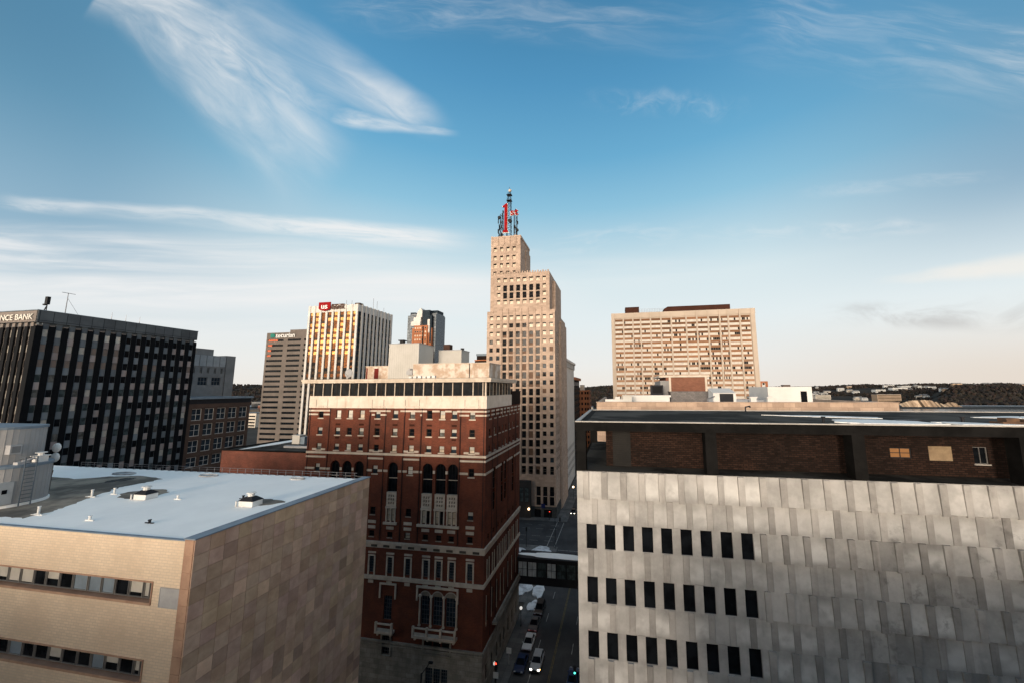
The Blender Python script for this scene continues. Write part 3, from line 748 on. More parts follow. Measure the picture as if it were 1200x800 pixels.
for x, y, h, lb in ((-41.1, 20.9, .55, 'white pipe vent at the front edge of the bare roof strip'), (-35.7, 20.6, .30, 'small white pipe vent in the snow nearest the windowed front'), (-35.4, 25.6, .30, 'small white pipe vent in the snow between the two box vents'), (-43.5, 25.0, .55, 'white pipe vent farther left on the bare roof strip'), (-42.6, 25.9, .5, 'white pipe vent behind another on the bare roof strip'), (-31.0, 20.9, .2, 'tiny dark pipe stub in the snow near the front roof edge'), (-30.2, 26.6, .25, 'tiny dark pipe stub left of the right-hand box vent')):
    o = MB(); o.tube((x, y, TZ), (x, y, TZ + h), .075, 10); o.tube((x, y, TZ + h), (x, y, TZ + h + .05), .10, 10); o.tube((x - .35, y, TZ + .03), (x + .35, y, TZ + .03), .05, 6)
    if h > .5: o.box(x - .5, x + .6, y - .12, y + .12, TZ + .015, TZ + .05)
    tag(o.build('pipe_vent', M_darkm if 'dark' in lb else M_white), lb, 'pipe vent', 'small pipes on the snowy roof')
for x, y, s_, lb in ((-52.0, 32.2, 1.0, 'low round roof drain with cover near the back rail, left'), (-41.9, 32.9, .8, 'low round roof drain near the back rail, middle'), (-31.5, 33.2, .6, 'low round roof drain near the back rail, right end')):
    o = MB()
    for i in range(16):
        a, b = 2 * math.pi * i / 16, 2 * math.pi * (i + 1) / 16
        o.tube((x + s_ * 1.3 * math.cos(a), y + s_ * .55 * math.sin(a), TZ + .06), (x + s_ * 1.3 * math.cos(b), y + s_ * .55 * math.sin(b), TZ + .06), .07, 6)
    o.prism([(x + s_ * 1.2 * math.cos(2 * math.pi * i / 16), y + s_ * .45 * math.sin(2 * math.pi * i / 16)) for i in range(16)], TZ + .015, TZ + .04)
    tag(o.build('roof_drain', M_snowd), lb, 'roof drain', 'roof drains along the back rail')
t = thing('roof_railing', 'thin wire railing along the back edge of the snowy roof', 'railing', (-45, 34.3, TZ))
for i in range(38):
    x = -62 + i * 1.0
    if x > -25.6: break
    o = MB(); o.tube((x, 34.3, TZ), (x, 34.3, TZ + .55), .022, 5); o.box(x - .16, x + .16, 34.22, 34.38, TZ + .014, TZ + .05); o.build('post', M_steel, t)
o = MB(); o.tube((-62, 34.3, TZ + .55), (-25.7, 34.3, TZ + .55), .022, 5); o.tube((-62, 34.3, TZ + .33), (-25.7, 34.3, TZ + .33), .014, 5); o.build('wire', M_steel, t)
# rounded metal penthouse
t = thing('rooftop_penthouse', 'grey ribbed metal penthouse with rounded end and stepped upper tier on the snowy roof', 'penthouse', (-52, 26, TZ))
def rr(cx, cy, hx, hy, rad, n=10):
    pts = []
    for sx, sy, a0 in ((1, -1, -90), (1, 1, 0), (-1, 1, 90), (-1, -1, 180)):
        for i in range(n + 1):
            a = R_(a0 + 90 * i / n); pts.append((cx + sx * (hx - rad) + rad * math.cos(a), cy + sy * (hy - rad) + rad * math.sin(a)))
    return pts
def ribbed(pts, z0, z1, mb, step=.42):
    n = len(pts)
    for i in range(n):
        p, q_ = Vector(pts[i]), Vector(pts[(i + 1) % n]); L = (q_ - p).length
        if L < .01: continue
        d = (q_ - p) / L; nrm = Vector((d.y, -d.x)); k_ = max(1, int(L / step))
        for s_ in range(k_):
            a = p + d * (L * s_ / k_); 
            mb.box(a.x - .012, a.x + .012, a.y - .012, a.y + .012, z0, z1, .9)
def stadium(cx, cy, r, xl, n=20):
    pts = [(xl, cy - r)]
    for i in range(n + 1):
        a = R_(-90 + 180 * i / n); pts.append((cx + r * math.cos(a), cy + r * math.sin(a)))
    pts.append((xl, cy + r)); return pts
P1 = stadium(-48.0, 22.3, 2.2, -66); P2 = stadium(-49.0, 22.5, 1.9, -66)
mb = MB(); mb.prism(P1, TZ, 44.1); ribbed(P1, TZ + .1, 44.1, mb); mb.build('lower_tier', mat('clad_grey', (.36, .355, .35), (.31, .305, .30), ns=.4, rough=.5, fine=.08, streak=.3, streak_c=(.22, .21, .20)), t)
mb = MB(); mb.prism(stadium(-48.0, 22.3, 2.28, -66.1), 44.1, 44.3); mb.build('lower_fascia', M_bluem, t)
mb = MB(); mb.prism(P2, 44.3, 47.0); ribbed(P2, 44.34, 47.0, mb); mb.build('upper_tier', MATS['clad_grey'], t)
mb = MB(); mb.prism(stadium(-49.0, 22.5, 1.98, -66.1), 47.0, 47.2); mb.build('upper_fascia', M_bluem, t)
mb = MB(); mb.prism(stadium(-48.0, 22.3, 2.3, -66.1), TZ + .01, TZ + .22); mb.build('base_flashing', M_snow, t)
mb = MB(); mb.box(-46.4, -45.76, 20.75, 21.75, TZ + .3, 43.15); d_ = mb.build('door', mat('door_grey', (.50, .50, .49), rough=.5), t)
mb = MB(); mb.box(-45.762, -45.735, 21.2, 21.45, 42.3, 42.6); mb.build('door_window', G_black, d_)
mb = MB()
for y in (22.0, 22.6):
    mb.tube((-45.5, y, TZ), (-45.5, y, 44.85), .04, 6); mb.tube((-45.5, y, 44.85), (-46.2, y, 44.85), .03, 6)
for q_ in range(11): mb.tube((-45.5, 22.0, TZ + .3 + q_ * .29), (-45.5, 22.6, TZ + .3 + q_ * .29), .025, 6)
mb.build('ladder', mat('ladder_blue', (.10, .125, .15), rough=.5), t)
mb = MB(); mb.box(-46.9, -46.3, 23.0, 23.6, 44.3, 44.75); mb.box(-47.0, -46.2, 22.9, 23.7, 44.75, 44.81); mb.tube((-46.6, 23.3, 44.81), (-46.6, 23.3, 45.0), .18); mb.tube((-46.6, 23.3, 45.0), (-46.6, 23.3, 45.06), .34)
tag(mb.build('exhaust_fan', M_white), 'white exhaust fan on the lower tier of the metal penthouse', 'exhaust fan')
mb = MB(); mb.box(-46.6, -46.1, 21.9, 22.5, 44.3, 44.5); mb.tube((-46.3, 22.2, 44.5), (-46.2, 22.8, 44.7), .09); mb.tube((-46.2, 22.8, 44.7), (-46.0, 22.9, 44.4), .06)
tag(mb.build('duct', M_greym), 'small grey duct beside the white fan above the ladder', 'duct')
mb = MB(); mb.box(-47.4, -46.75, 21.7, 22.3, 45.1, 45.8); mb.box(-46.752, -46.72, 21.78, 22.22, 45.2, 45.7, .5); tag(mb.build('air_conditioner', M_greym), 'grey air conditioner box on the wall of the upper penthouse tier', 'air conditioner')
t = thing('twin_dish_antenna', 'pair of white dish antennas, one above the other, on a post beside the penthouse', 'antenna', (-50.4, 26.0, TZ))
mb = MB(); mb.tube((-50.4, 26, TZ), (-50.4, 26, 45.2), .07, 8); mb.tube((-50.4, 26, 43.6), (-50.9, 25.9, 43.3), .05); mb.tube((-50.4, 26, 42.9), (-50.1, 25.8, 42.5), .12); mb.build('post', M_bronze, t)
for z in (44.95, 44.1):
    mb = MB(); mb.ball((-49.85, 25.8, z), .42, 14, sq=(.75, .6, 1)); mb.tube((-50.4, 26, z), (-49.9, 25.8, z), .06); mb.build('dish', M_white, t)
# ------------------------------------------------------------------ red brick club building in the middle
BY, BX0, BX1, BYE = 63.24, -58.5, -22.65, 86.6
r = brick_root = thing('brick_club_building', 'ornate red brick block with cream stone bands, glazed top storey and arched windows, centre', 'building', (-40, 75, 0))
F = ('y', BY); SD = ('x', BX1)
cols = [-55.9, -52.1, -49.6, -47.1, -43.8, -40.2, -36.8, -33.4, -30.9, -28.6, -25.2]
arch = [-52.1, -49.6, -47.1, -40.2, -33.4, -30.9, -28.6]
plain = [-55.9, -43.8, -36.8, -25.2]
scol = [65.4, 68.2, 71.0, 73.2, 75.4, 78.2, 81.0, 84.2]
ww = 1.02
wr = random.Random(21)
fr, sd_, holesF, holesS, archF = [], [], [], [], []
def pick():
    q = wr.random()
    return (G_dark, 0.0) if q < .38 else ((G_blue, round(wr.choice([.45, .5]), 2)) if q < .7 else ((G_grey, .5) if q < .86 else (G_pale, .5)))
bright = {(2, 0): 1, (1, 0): 1, (2, 2): 1}
for zi, (a, b) in enumerate(((44.75, 46.2), (41.65, 42.95), (38.85, 40.0))):
    for ci, c in enumerate(cols):
        g_, bl = pick()
        if (ci, zi) in bright: g_, bl = M_blindw, 0.0
        h = (c - ww / 2, c + ww / 2, a, b); holesF.append(h); fr.append(h + (g_, bl))
    for c in scol:
        h = (c - .5, c + .5, a, b); holesS.append(h); sd_.append(h + (pick()[0], 0.0))
for c in plain:
    for a, b in ((34.9, 36.3), (31.2, 32.5), (27.8, 29.1), (24.1, 25.1)):
        if c < -50 and a < 33: continue
        if a in (31.2,) : continue
        h = (c - ww / 2, c + ww / 2, a, b); holesF.append(h); g_, bl = (M_blindw, 0.0) if (c == -36.8 and a == 34.9) else pick(); fr.append(h + (g_, bl))
for c in arch:
    h = (c - .98, c + .98, 29.35, 36.95); holesF.append(h); archF.append(h)
    h = (c - .9, c + .9, 26.75, 28.95); holesF.append(h)
    for x in (c - .42, c + .42): fr.append((x - .36, x + .36, 26.8, 28.9, G_pale if wr.random() < .7 else G_dark, 0.0))
    h = (c - .5, c + .5, 24.1, 25.0); holesF.append(h); fr.append(h + (G_dark, 0.0))
w6 = [-54.0, -50.6, -46.9, -43.42, -39.87, -36.43, -33.05, -30.72, -28.33, -25.05]
for c in w6:
    h = (c - .46, c + .46, 18.15, 20.85); holesF.append(h); fr.append(h + (G_blue, 0.0))
bay = [(-33.63, -32.15), (-31.45, -29.85), (-29.15, -27.4)]
for a, b in bay: h = (a, b, 10.75, 15.2); holesF.append(h); fr.append(h + (G_blue, 0.0))
for a, b in ((-32.87, -31.5), (-31.3, -29.95), (-29.75, -28.3)): h = (a, b, 6.5, 8.35); holesF.append(h); fr.append(h + (G_dark, 0.0))
for a, b in ((-32.5, -31.25), (-31.1, -29.9), (-29.75, -28.6)): h = (a, b, 1.2, 4.25); holesF.append(h); fr.append(h + (G_blue, 0.0))
for c in (-39.9, -53.0): 
    h = (c - .75, c + .75, 10.8, 14.6); holesF.append(h); fr.append(h + (G_blue, 0.0))
    h = (c - .7, c + .7, 5.4, 8.3); holesF.append(h); fr.append(h + (G_dark, 0.0))
for c in (68.2, 73.2, 75.4, 81.0):
    h = (c - .8, c + .8, 28.0, 35.8); holesS.append(h)
    sd_.append((c - .75, c + .75, 31.9, 35.7, G_dark, 0.0)); sd_.append((c - .75, c + .75, 28.1, 31.2, G_dark, 0.0))
for c in scol:
    for a, b in ((24.1, 25.1), (18.2, 20.8), (10.9, 15.0), (2.0, 4.6)):
        h = (c - .45, c + .45, a, b); holesS.append(h); sd_.append(h + (G_dark if wr.random() < .7 else G_blue, 0.0))
def inz(hs, a, b): return [h for h in hs if h[3] > a and h[2] < b]
mb = MB()
wall(mb, F, BX0, BX1, 7.55, 46.6, inz(holesF, 7.6, 46.6), .30)
wall(mb, SD, BY, BYE, 7.55, 46.6, inz(holesS, 7.6, 46.6), .30)
rear(mb, BX0, BX1, BY, BYE, 0, 46.6, 1, 'LB')
def arch_fill(mb, pl, u0, u1, zt, depth, n=8):
    rr_ = (u1 - u0) / 2; uc = (u0 + u1) / 2; zs = zt - rr_
    for sgn in (-1, 1):
        pts = [(uc + sgn * rr_ * math.cos(math.pi / 2 * i / n), zs + rr_ * math.sin(math.pi / 2 * i / n)) for i in range(n + 1)]
        cr = (uc + sgn * rr_, zt)
        for i in range(n):
            a, b = pts[i], pts[i + 1]
            tri = [PP(pl, *cr, .004), PP(pl, *a, .004), PP(pl, *b, .004)]
            if sgn > 0: tri = [tri[0], tri[2], tri[1]]
            mb.poly(tri)
            qd = [PP(pl, *a, .004), PP(pl, *b, .004), PP(pl, *b, depth), PP(pl, *a, depth)]
            if sgn > 0: qd.reverse()
            mb.poly(qd)
for h in archF: arch_fill(mb, F, h[0], h[1], h[3], .7)
for h in [x for x in holesS if x[2] == 28.0]: arch_fill(mb, SD, h[0], h[1], h[3], .6)
mb.build('wall', M_brick, r)
mb = MB(); wall(mb, F, BX0, BX1, 0, 7.55, inz(holesF, 0, 7.5), .30); wall(mb, SD, BY, BYE, 0, 7.55, inz(holesS, 0, 7.5), .30); mb.build('stone_base', M_lime, r)
# windows: the front first
fr.sort(key=lambda q: -q[0])
big = [q for q in fr if q[3] - q[2] > 2.5]; small = [q for q in fr if q[3] - q[2] <= 2.5]
windows(r, F, [(q[0] + .02, q[1] - .02) + q[2:] for q in big], .20, (.07, 3, 6), G_dark, M_steel, M_blind, split=True, limit=60)
windows(r, F, [(q[0] + .02, q[1] - .02) + q[2:] for q in small], .20, (.06, 1, 2), G_dark, M_bronze, M_blind, split=True, limit=80)
for h in archF:
    windows(r, F, [(h[0], h[1], 31.75, 34.1, G_dark, 0.0)], .5, (.07, 3, 1), G_dark, M_darkm, name='arched_window', split=True)
    windows(r, F, [(h[0], h[1], 34.2, 36.95, G_dark, 0.0)], .5, (.07, 3, 1), G_dark, M_darkm, name='arched_window', split=True)
    c = (h[0] + h[1]) / 2
    mb = MB(); hs = [(c - .62 + i * .45, c - .62 + i * .45 + .26, 29.72 + j * .62, 30.1 + j * .62) for i in range(3) for j in range(3)]
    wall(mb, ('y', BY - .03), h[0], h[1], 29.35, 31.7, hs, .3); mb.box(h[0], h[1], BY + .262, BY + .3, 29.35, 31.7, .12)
    strip(mb, F, h[0], h[1], 31.7, 31.78, -.08, .5); strip(mb, F, h[0] - .05, h[1] + .05, 29.0, 29.35, -.14, .2); strip(mb, F, h[0], h[1], 34.1, 34.2, .40, .5)
    mb.split('lattice_panel', M_trim, r)
    mb = MB()
    for x in (c - .86, c, c + .86): strip(mb, F, x - .1, x + .1, 26.72, 28.98, -.08, .22)
    mb.split('mullion_colonnette', M_trim, r)
windows(r, SD, [(q[0] + .02, q[1] - .02) + q[2:] for q in sd_], .24, (.07, 1, 2), G_dark, M_bronze, limit=0, name='side_window')
# sills and lintels
mb = MB()
for q in fr:
    if q[2] > 34 and q[1] - q[0] > .9:
        strip(mb, F, q[0] - .12, q[1] + .12, q[2] - .20, q[2], -.10, .2)
    elif 23 < q[2] < 34 and q[1] - q[0] > .9: strip(mb, F, q[0] - .05, q[1] + .05, q[2] - .14, q[2], -.06, .2, .6)
for q in sd_:
    if q[2] > 34: strip(mb, SD, q[0] - .1, q[1] + .1, q[2] - .2, q[2], -.1, .2, .8)
mb.split('window_sill', M_trim, r)
mb = MB()
for c in w6:
    strip(mb, F, c - .72, c - .46, 17.75, 21.1, -.09, .1); strip(mb, F, c + .46, c + .72, 17.75, 21.1, -.09, .1); strip(mb, F, c - .72, c + .72, 20.87, 21.1, -.1, .1)
    strip(mb, F, c - .75, c + .75, 21.3, 21.62, -.09, .1); strip(mb, F, c - .5, c + .5, 16.45, 16.95, -.07, .1)
for c in scol:
    strip(mb, SD, c - .70, c - .45, 17.75, 21.1, -.09, .1); strip(mb, SD, c + .45, c + .7, 17.75, 21.1, -.09, .1); strip(mb, SD, c - .7, c - .62, 10.6, 15.4, -.09, .1)
mb.split('window_surround', M_trim, r)
# plaques under the fifth-floor sill
mb = MB()
for c in [q for q in cols if q > -50]:
    strip(mb, F, c - .72, c + .72, 25.45, 25.95, -.07, .05, jit(.15))
    if c in plain: strip(mb, F, c - .78, c + .78, 26.35, 26.85, -.07, .05, jit(.15))
mb.split('stone_plaque', M_trim, r)
mb = MB(); strip(mb, F, -35.0, -27.2, 26.3, 26.7, -.28, .1); strip(mb, F, -41.5, -38.9, 26.3, 26.7, -.28, .1)
mb.split('balcony_ledge', M_trim, r)
# courses, wrapping both faces
def course(z0, z1, pr, mt, name='stone_course', skips=(), ends=None, sk2=()):
    mb = MB(); us = [BX0] + [q for s_ in sorted(skips) for q in s_] + [BX1 + pr]
    for i in range(0, len(us), 2): strip(mb, F, us[i], us[i + 1], z0, z1, -pr, .05, jit(.05))
    us = [BY - pr + .004] + [q for s_ in sorted(sk2) for q in s_] + [BYE]
    for i in range(0, len(us), 2): strip(mb, SD, us[i] if i else BY + .001, us[i + 1], z0, z1, -pr + .002, .05, jit(.05))
    return mb.split(name, mt, r)
ns = [(c - ww / 2 - .02, c + ww / 2 + .02) for c in cols]
course(38.15, 38.55, .14, M_trim)
course(45.95, 46.25, .10, M_trim, skips=[(-53.9, -45.5), (-42.4, -34.9)][:1] + [(-41.2, -39.2)] + ns[7:10], sk2=[(c - .52, c + .52) for c in scol])
course(45.25, 45.55, .10, M_trim, skips=[(-56.5, -55.3), (-53.9, -45.0), (-44.4, -43.2), (-42, -35.2), (-34.9, -27.6), (-25.8, -24.6)], sk2=[(c - .55, c + .55) for c in scol])
course(37.4, 37.72, .10, M_trim, skips=[(-54.2, -45.3), (-42.2, -38.2), (-35.0, -27.4)])
course(35.25, 35.62, .09, M_trim, skips=[(-56.5, -55.3), (-53.15, -45.6), (-44.4, -43.2), (-41.25, -39.15), (-37.4, -36.2), (-34.45, -27.55), (-25.8, -24.6)], sk2=[(c - .85, c + .85) for c in (68.2, 73.2, 75.4, 81.0)])
mb = MB()
for c in (-50.85, -48.35, -32.15, -29.75): strip(mb, F, c - .2, c + .2, 35.25, 35.75, -.1, .1)
for x in (-56.8, -54.9, -44.7, -42.9, -37.8, -35.7, -26.2, -24.2): strip(mb, F, x - .45, x + .45, 38.75, 39.1, -.09, .1)
mb.split('stone_block', M_trim, r)
course(22.95, 23.4, .28, M_trim); course(22.35, 22.95, .16, M_trim); course(17.1, 17.75, .18, M_trim)
mb = MB()
for i in range(15): strip(mb, F, BX0 + .6 + i * 2.38, BX0 + 1.8 + i * 2.38, 22.45, 22.85, -.17, -.10, .35)  # recess shade put into a dark tone; the strips stand slightly proud
mb.split('frieze_dark_strip', M_lime, r)
course(7.2, 7.55, .22, M_lime); course(6.6, 7.0, .16, M_lime)
# tall recesses (dark joints and downpipes) between the bays
mb = MB()
for x in (-58.2, -53.9, -45.35, -42.1, -38.25, -34.85, -27.35, -23.0):
    mb.tube((x, BY - .07, 23.6), (x, BY - .07, 48.0), .055, 6)
for y in (66.8, 69.6, 77.0, 82.6): mb.tube((BX1 + .07, y, 8), (BX1 + .07, y, 46), .05, 6)
mb.split('downpipe', M_darkm, r)
mb = MB()
for a, b in ((-54.0, -53.6), (-45.6, -45.2), (-42.3, -41.9), (-38.5, -38.1), (-35.1, -34.7), (-27.6, -27.2)):
    strip(mb, F, a, a + .16, 23.5, 45.2, -.10, .02, .75)
for c in cols:
    strip(mb, F, c - .5, c + .5, 43.4, 43.75, -.02, .05, .35) if c not in (-55.9, -49.6, -30.9, -25.2) else None
    strip(mb, F, c - .42, c + .42, 40.95, 41.25, -.02, .05, .35) if c in (-52.1, -47.1, -43.8, -36.8, -28.6) else None
mb.split('brick_pier', M_brick, r)
# bay hood, tympana, balconies
mb = MB()
strip(mb, F, -34.6, -26.95, 16.45, 16.75, -.24, .05); strip(mb, F, -34.6, -34.3, 14.4, 16.45, -.2, .05); strip(mb, F, -27.25, -26.95, 14.4, 16.45, -.2, .05)
strip(mb, F, -41.6, -38.4, 16.4, 16.65, -.2, .05); strip(mb, F, -41.6, -41.35, 14.2, 16.4, -.2, .05); strip(mb, F, -38.65, -38.4, 14.2, 16.4, -.2, .05)
mb.split('hood_mould', M_trim, r)
mb = MB()
for a, b in bay:
    cx, rd = (a + b) / 2, (b - a) / 2 + .25
    n = 14
    for i in range(n):
        p, q = math.pi * i / n, math.pi * (i + 1) / n
        mb.poly([PP(F, cx, 15.22, -.05), PP(F, cx + rd * math.cos(p), 15.22 + rd * .85 * math.sin(p), -.05), PP(F, cx + rd * math.cos(q), 15.22 + rd * .85 * math.sin(q), -.05)][::-1], .45)
        e0, e1 = rd * 1.0, rd * .84
        mb.poly([PP(F, cx + e0 * math.cos(p), 15.22 + e0 * .85 * math.sin(p), -.13), PP(F, cx + e0 * math.cos(q), 15.22 + e0 * .85 * math.sin(q), -.13), PP(F, cx + e1 * math.cos(q), 15.22 + e1 * .85 * math.sin(q), -.13), PP(F, cx + e1 * math.cos(p), 15.22 + e1 * .85 * math.sin(p), -.13)], .8)
mb.build('tympanum', M_trim, r)
for x in (-33.85, -31.8, -29.5, -27.2):
    mb = MB(); mb.tube(PP(F, x, 10.7, -.12), PP(F, x, 15.2, -.12), .16, 10); strip(mb, F, x - .25, x + .25, 15.1, 15.4, -.3, .05); strip(mb, F, x - .22, x + .22, 10.5, 10.75, -.28, .05); mb.build('stone_column', M_trim, r)
for a, b in ((-34.8, -27.0), (-41.7, -38.4)):
    mb = MB(); strip(mb, F, a, b, 8.95, 9.35, -.85, .05); strip(mb, F, a, b, 10.35, 10.55, -.8, -.6)
    n = 4 if b - a > 5 else 2
    for i in range(n): x = a + (b - a - .35) * i / (n - 1); strip(mb, F, x, x + .35, 9.35, 10.7, -.85, -.55)
    for i in range(n): x = a + .3 + (b - a - .9) * i / (n - 1); strip(mb, F, x, x + .3, 8.5, 8.95, -.6, .0)
    mb.build('balcony', M_trim, r)
mb = MB()
for a, b, c, d in ((-33.2, -28.0, 6.2, 8.6), (-40.9, -38.9, 5.1, 8.6)):
    strip(mb, F, a, b, d - .25, d, -.18, .05); strip(mb, F, a, b, c, c + .25, -.22, .05); strip(mb, F, a, a + .3, c + .25, d - .25, -.15, .05); strip(mb, F, b - .3, b, c + .25, d - .25, -.15, .05)
mb.split('window_frame', M_lime, r)
# balconies and string course down the shaded street side
mb = MB()
strip(mb, SD, 68, 85.5, 9.0, 9.35, -.9, .02); strip(mb, SD, 68, 85.5, 10.2, 10.4, -.9, -.75)
for q in range(22): strip(mb, SD, 68 + q * .8, 68.12 + q * .8, 9.35, 10.2, -.86, -.78)
mb.build('side_balcony', M_lime, r)
# cream parapet belt, glazed storey, roof slab
GYE = 79.0
mb = MB(); mb.box(BX0 - .05, BX1 + .12, BY - .16, GYE, 46.6, 48.85); mb.build('parapet_belt', M_stucco, r)
mb = MB()
for i, c in enumerate(cols):
    strip(mb, ('y', BY - .16), c - .55, c + .55, 46.75, 47.05, -.06, 0, .9) if i in (0, 4, 6, 10) else None
    for k_ in (-1.3, 1.3): strip(mb, ('y', BY - .16), c + k_ - .22, c + k_ + .22, 46.75, 47.05, -.06, 0, .9) if i in (0, 4, 6, 10) else None
for x in (-57.0, -54.5, -45.0, -42.6, -38.2, -35.4, -26.6, -24.0): strip(mb, ('y', BY - .16), x - .05, x + .05, 46.62, 48.2, -.03, 0, .45)
mb.split('parapet_ornament', M_stucco, r)
mb = MB(); mb.box(BX0, BX1 + .1, GYE, BYE, 46.6, 49.4); mb.build('rear_parapet', M_rbrick_d, r)
mb = MB(); mb.box(BX0, BX1 + .2, GYE, BYE + .1, 49.4, 49.6); mb.build('rear_coping', M_concd, r)
gx = [-57.9, -55.85, -53.9, -52.0, -50.1, -48.2, -46.3, -44.4, -42.5, -40.6, -38.65, -36.7, -34.8, -32.9, -31.0, -29.1, -27.2, -25.2, -23.35]
mb = MB(); mb.box(BX0 + .4, BX1 - .3, BY + .35, GYE - .3, 48.85, 51.3); mb.build('glazed_core', G_black, r)
for i in range(len(gx) - 1):
    windows(r, ('y', BY + .05), [(gx[i] + .07, gx[i + 1] - .07, 48.86, 51.29, G_dark, 0.0)], .12, (.05, 2 if wr.random() < .3 else 1, 1), G_dark, M_bronze, name='gallery_window', split=True)
for x in gx:
    mb = MB(); mb.box(x - .07, x + .07, BY - .02, BY + .22, 48.855, 51.295); mb.build('gallery_mullion', M_trim, r)
gy = [63.5 + 1.92 * i for i in range(9)]
for i in range(len(gy) - 1):
    windows(r, ('x', BX1 - .25), [(gy[i] + .07, gy[i + 1] - .07, 48.86, 51.29, G_teal if i % 2 else G_dark, 0.0)], .05, (.06, 2, 3), G_dark, M_bronze, name='gallery_window', split=True)
mb = MB()
for y in gy: mb.box(BX1 - .35, BX1 - .15, y - .07, y + .07, 48.855, 51.295)
mb.box(BX1 - .33, BX1 - .05, BY - .02, BY + .24, 48.856, 51.294)
mb.split('gallery_post', M_trim, r)
mb = MB(); mb.box(-59.9, -21.6, BY - .9, GYE + .5, 51.3, 51.62); mb.box(-60.0, -21.5, BY - 1.0, GYE + .6, 51.62, 52.0); mb.build('roof_slab', M_trim, r)
mb = MB(); mb.box(-59.7, -21.8, BY - .7, GYE + .3, 52.0, 52.06); mb.build('roof', M_memb, r)
# penthouses
def pent(name, x0, x1, y0, y1, z0, z1, mt, capm=None, cap=.12):
    mb = MB(); mb.box(x0, x1, y0, y1, z0, z1); o = mb.build(name, mt, r)
    if capm:
        mb = MB(); mb.box(x0 - .1, x1 + .1, y0 - .1, y1 + .1, z1, z1 + cap); mb.build('coping', capm, o)
    return o
p1 = pent('penthouse', -46.7, -39.9, 70, 76.2, 52.06, 59.4, M_cream, M_greym)
mb = MB()
for i in range(13): mb.box(-46.4 + i * .5, -46.37 + i * .5, 69.985, 70.0, 52.3, 59.2, .8)
mb.build('seam', M_cream, p1)
mb = MB(); mb.box(-42.0, -40.7, 69.2, 70, 53.0, 53.9); mb.tube((-41.35, 69.3, 53.9), (-41.35, 69.3, 54.25), .3); mb.build('wall_unit', M_greym, p1)
mb = MB(); mb.box(-45.6, -44.4, 71.5, 72.7, 59.52, 59.8); mb.box(-45.4, -44.6, 71.7, 72.5, 59.8, 60.3); mb.box(-45.65, -44.35, 71.45, 72.75, 60.3, 60.5); mb.build('roof_vent', M_darkm, p1)
p2 = pent('penthouse', -39.0, -33.6, 77.0, 81.5, 52.06, 58.6, M_cream, M_greym)
mb = MB(); mb.box(-38.4, -36.9, 78, 79.5, 58.72, 60.1); mb.build('chimney', mat('rusty_brown', (.07, .04, .03), fine=.2), p2)
mb = MB(); mb.box(-33.9, -33.3, 77.2, 77.8, 58.72, 59.1); mb.build('roof_vent', M_darkm, p2)
p3 = pent('penthouse_wall', -39.85, -23.9, 68, 75, 52.06, 55.0, M_rust, M_trim)
mb = MB(); mb.tube((-27.9, 67.93, 52.06), (-27.9, 67.93, 55.0), .07); mb.split('downpipe', M_darkm, p3)
p4 = pent('penthouse_wall', -52.6, -46.75, 71, 76, 52.06, 54.9, M_rust, M_trim)
mb = MB(); mb.box(-50.6, -49.6, 70.97, 71.0, 52.1, 54.5); mb.box(-52.5, -52.2, 70.97, 71.0, 52.1, 54.6); mb.split('rusty_door', mat('oxide_red', (.16, .025, .02), fine=.2), p4)
mb = MB()
for i in range(6): mb.box(-38.6 + i * .95, -38.0 + i * .95, 64.4, 64.9, 52.06, 52.45 + (i % 3) * .08)
mb.split('roof_box', M_white, r)
t = thing('satellite_dish', 'pale satellite dish standing on the roof slab of the red brick block', 'satellite dish', (-51.2, 64.2, 52.0))
mb = MB(); mb.ball((-51.2, 64.1, 53.2), .85, 16, sq=(1, .22, 1)); mb.build('reflector', M_greym, t)
mb = MB(); mb.tube((-51.2, 64.5, 52.0), (-51.2, 64.3, 53.2), .07); mb.tube((-51.2, 64.1, 52.5), (-51.2, 63.3, 53.1), .03); mb.build('mast', M_steel, t)

# ------------------------------------------------------------------ low brick annexe
r = thing('brick_annexe', 'low red brick annexe with a flat dark roof, left of the ornate brick block', 'building', (-70, 76, 0))
mb = MB(); mb.box(-81.4, -58.65, 66, 87, 0, 37.6); mb.build('wall', mat('annexe_brick', (.26, .085, .055), (.17, .06, .042), ns=.5, brick=(.42, .14, .02), mortar=(.16, .09, .07), fine=.2), r)
mb = MB(); mb.box(-81.5, -58.65, 65.9, 66.25, 37.6, 37.85); mb.box(-81.5, -81.15, 66.25, 87.1, 37.6, 37.85); mb.box(-81.15, -58.65, 86.75, 87.1, 37.6, 37.85); mb.build('coping', M_concd, r)
mb = MB(); mb.box(-81.1, -58.7, 66.3, 86.7, 37.55, 37.66); mb.build('roof', M_memb, r)
snow_patch(-70.5, 84.2, 9.6, 1.2, 37.67, 51, 'strip of snow along the back of the annexe roof')
snow_patch(-78.5, 77, 1.6, 8.0, 37.665, 53, 'strip of snow down the left edge of the annexe roof')
mb = MB(); mb.box(-74.4, -72.4, 76, 77.6, 37.66, 39.5); mb.box(-74.5, -72.3, 75.9, 77.7, 39.5, 39.62)
tag(mb.build('rooftop_unit', M_cream), 'cream ventilation box on the annexe roof', 'rooftop unit')
mb = MB(); mb.box(-72.1, -71.0, 75.9, 77.2, 37.66, 39.3); tag(mb.build('rooftop_unit', M_bluem), 'dark grey ventilation box right beside the cream one on the annexe roof', 'rooftop unit')
mb = MB(); mb.box(-71, -59.5, 70.5, 71.3, 37.7, 38.1); mb.tube((-66, 73, 38), (-59.5, 69, 38.2), .18); tag(mb.build('roof_pipe', M_greym), 'grey ducts lying on the annexe roof against the brick block', 'roof duct')

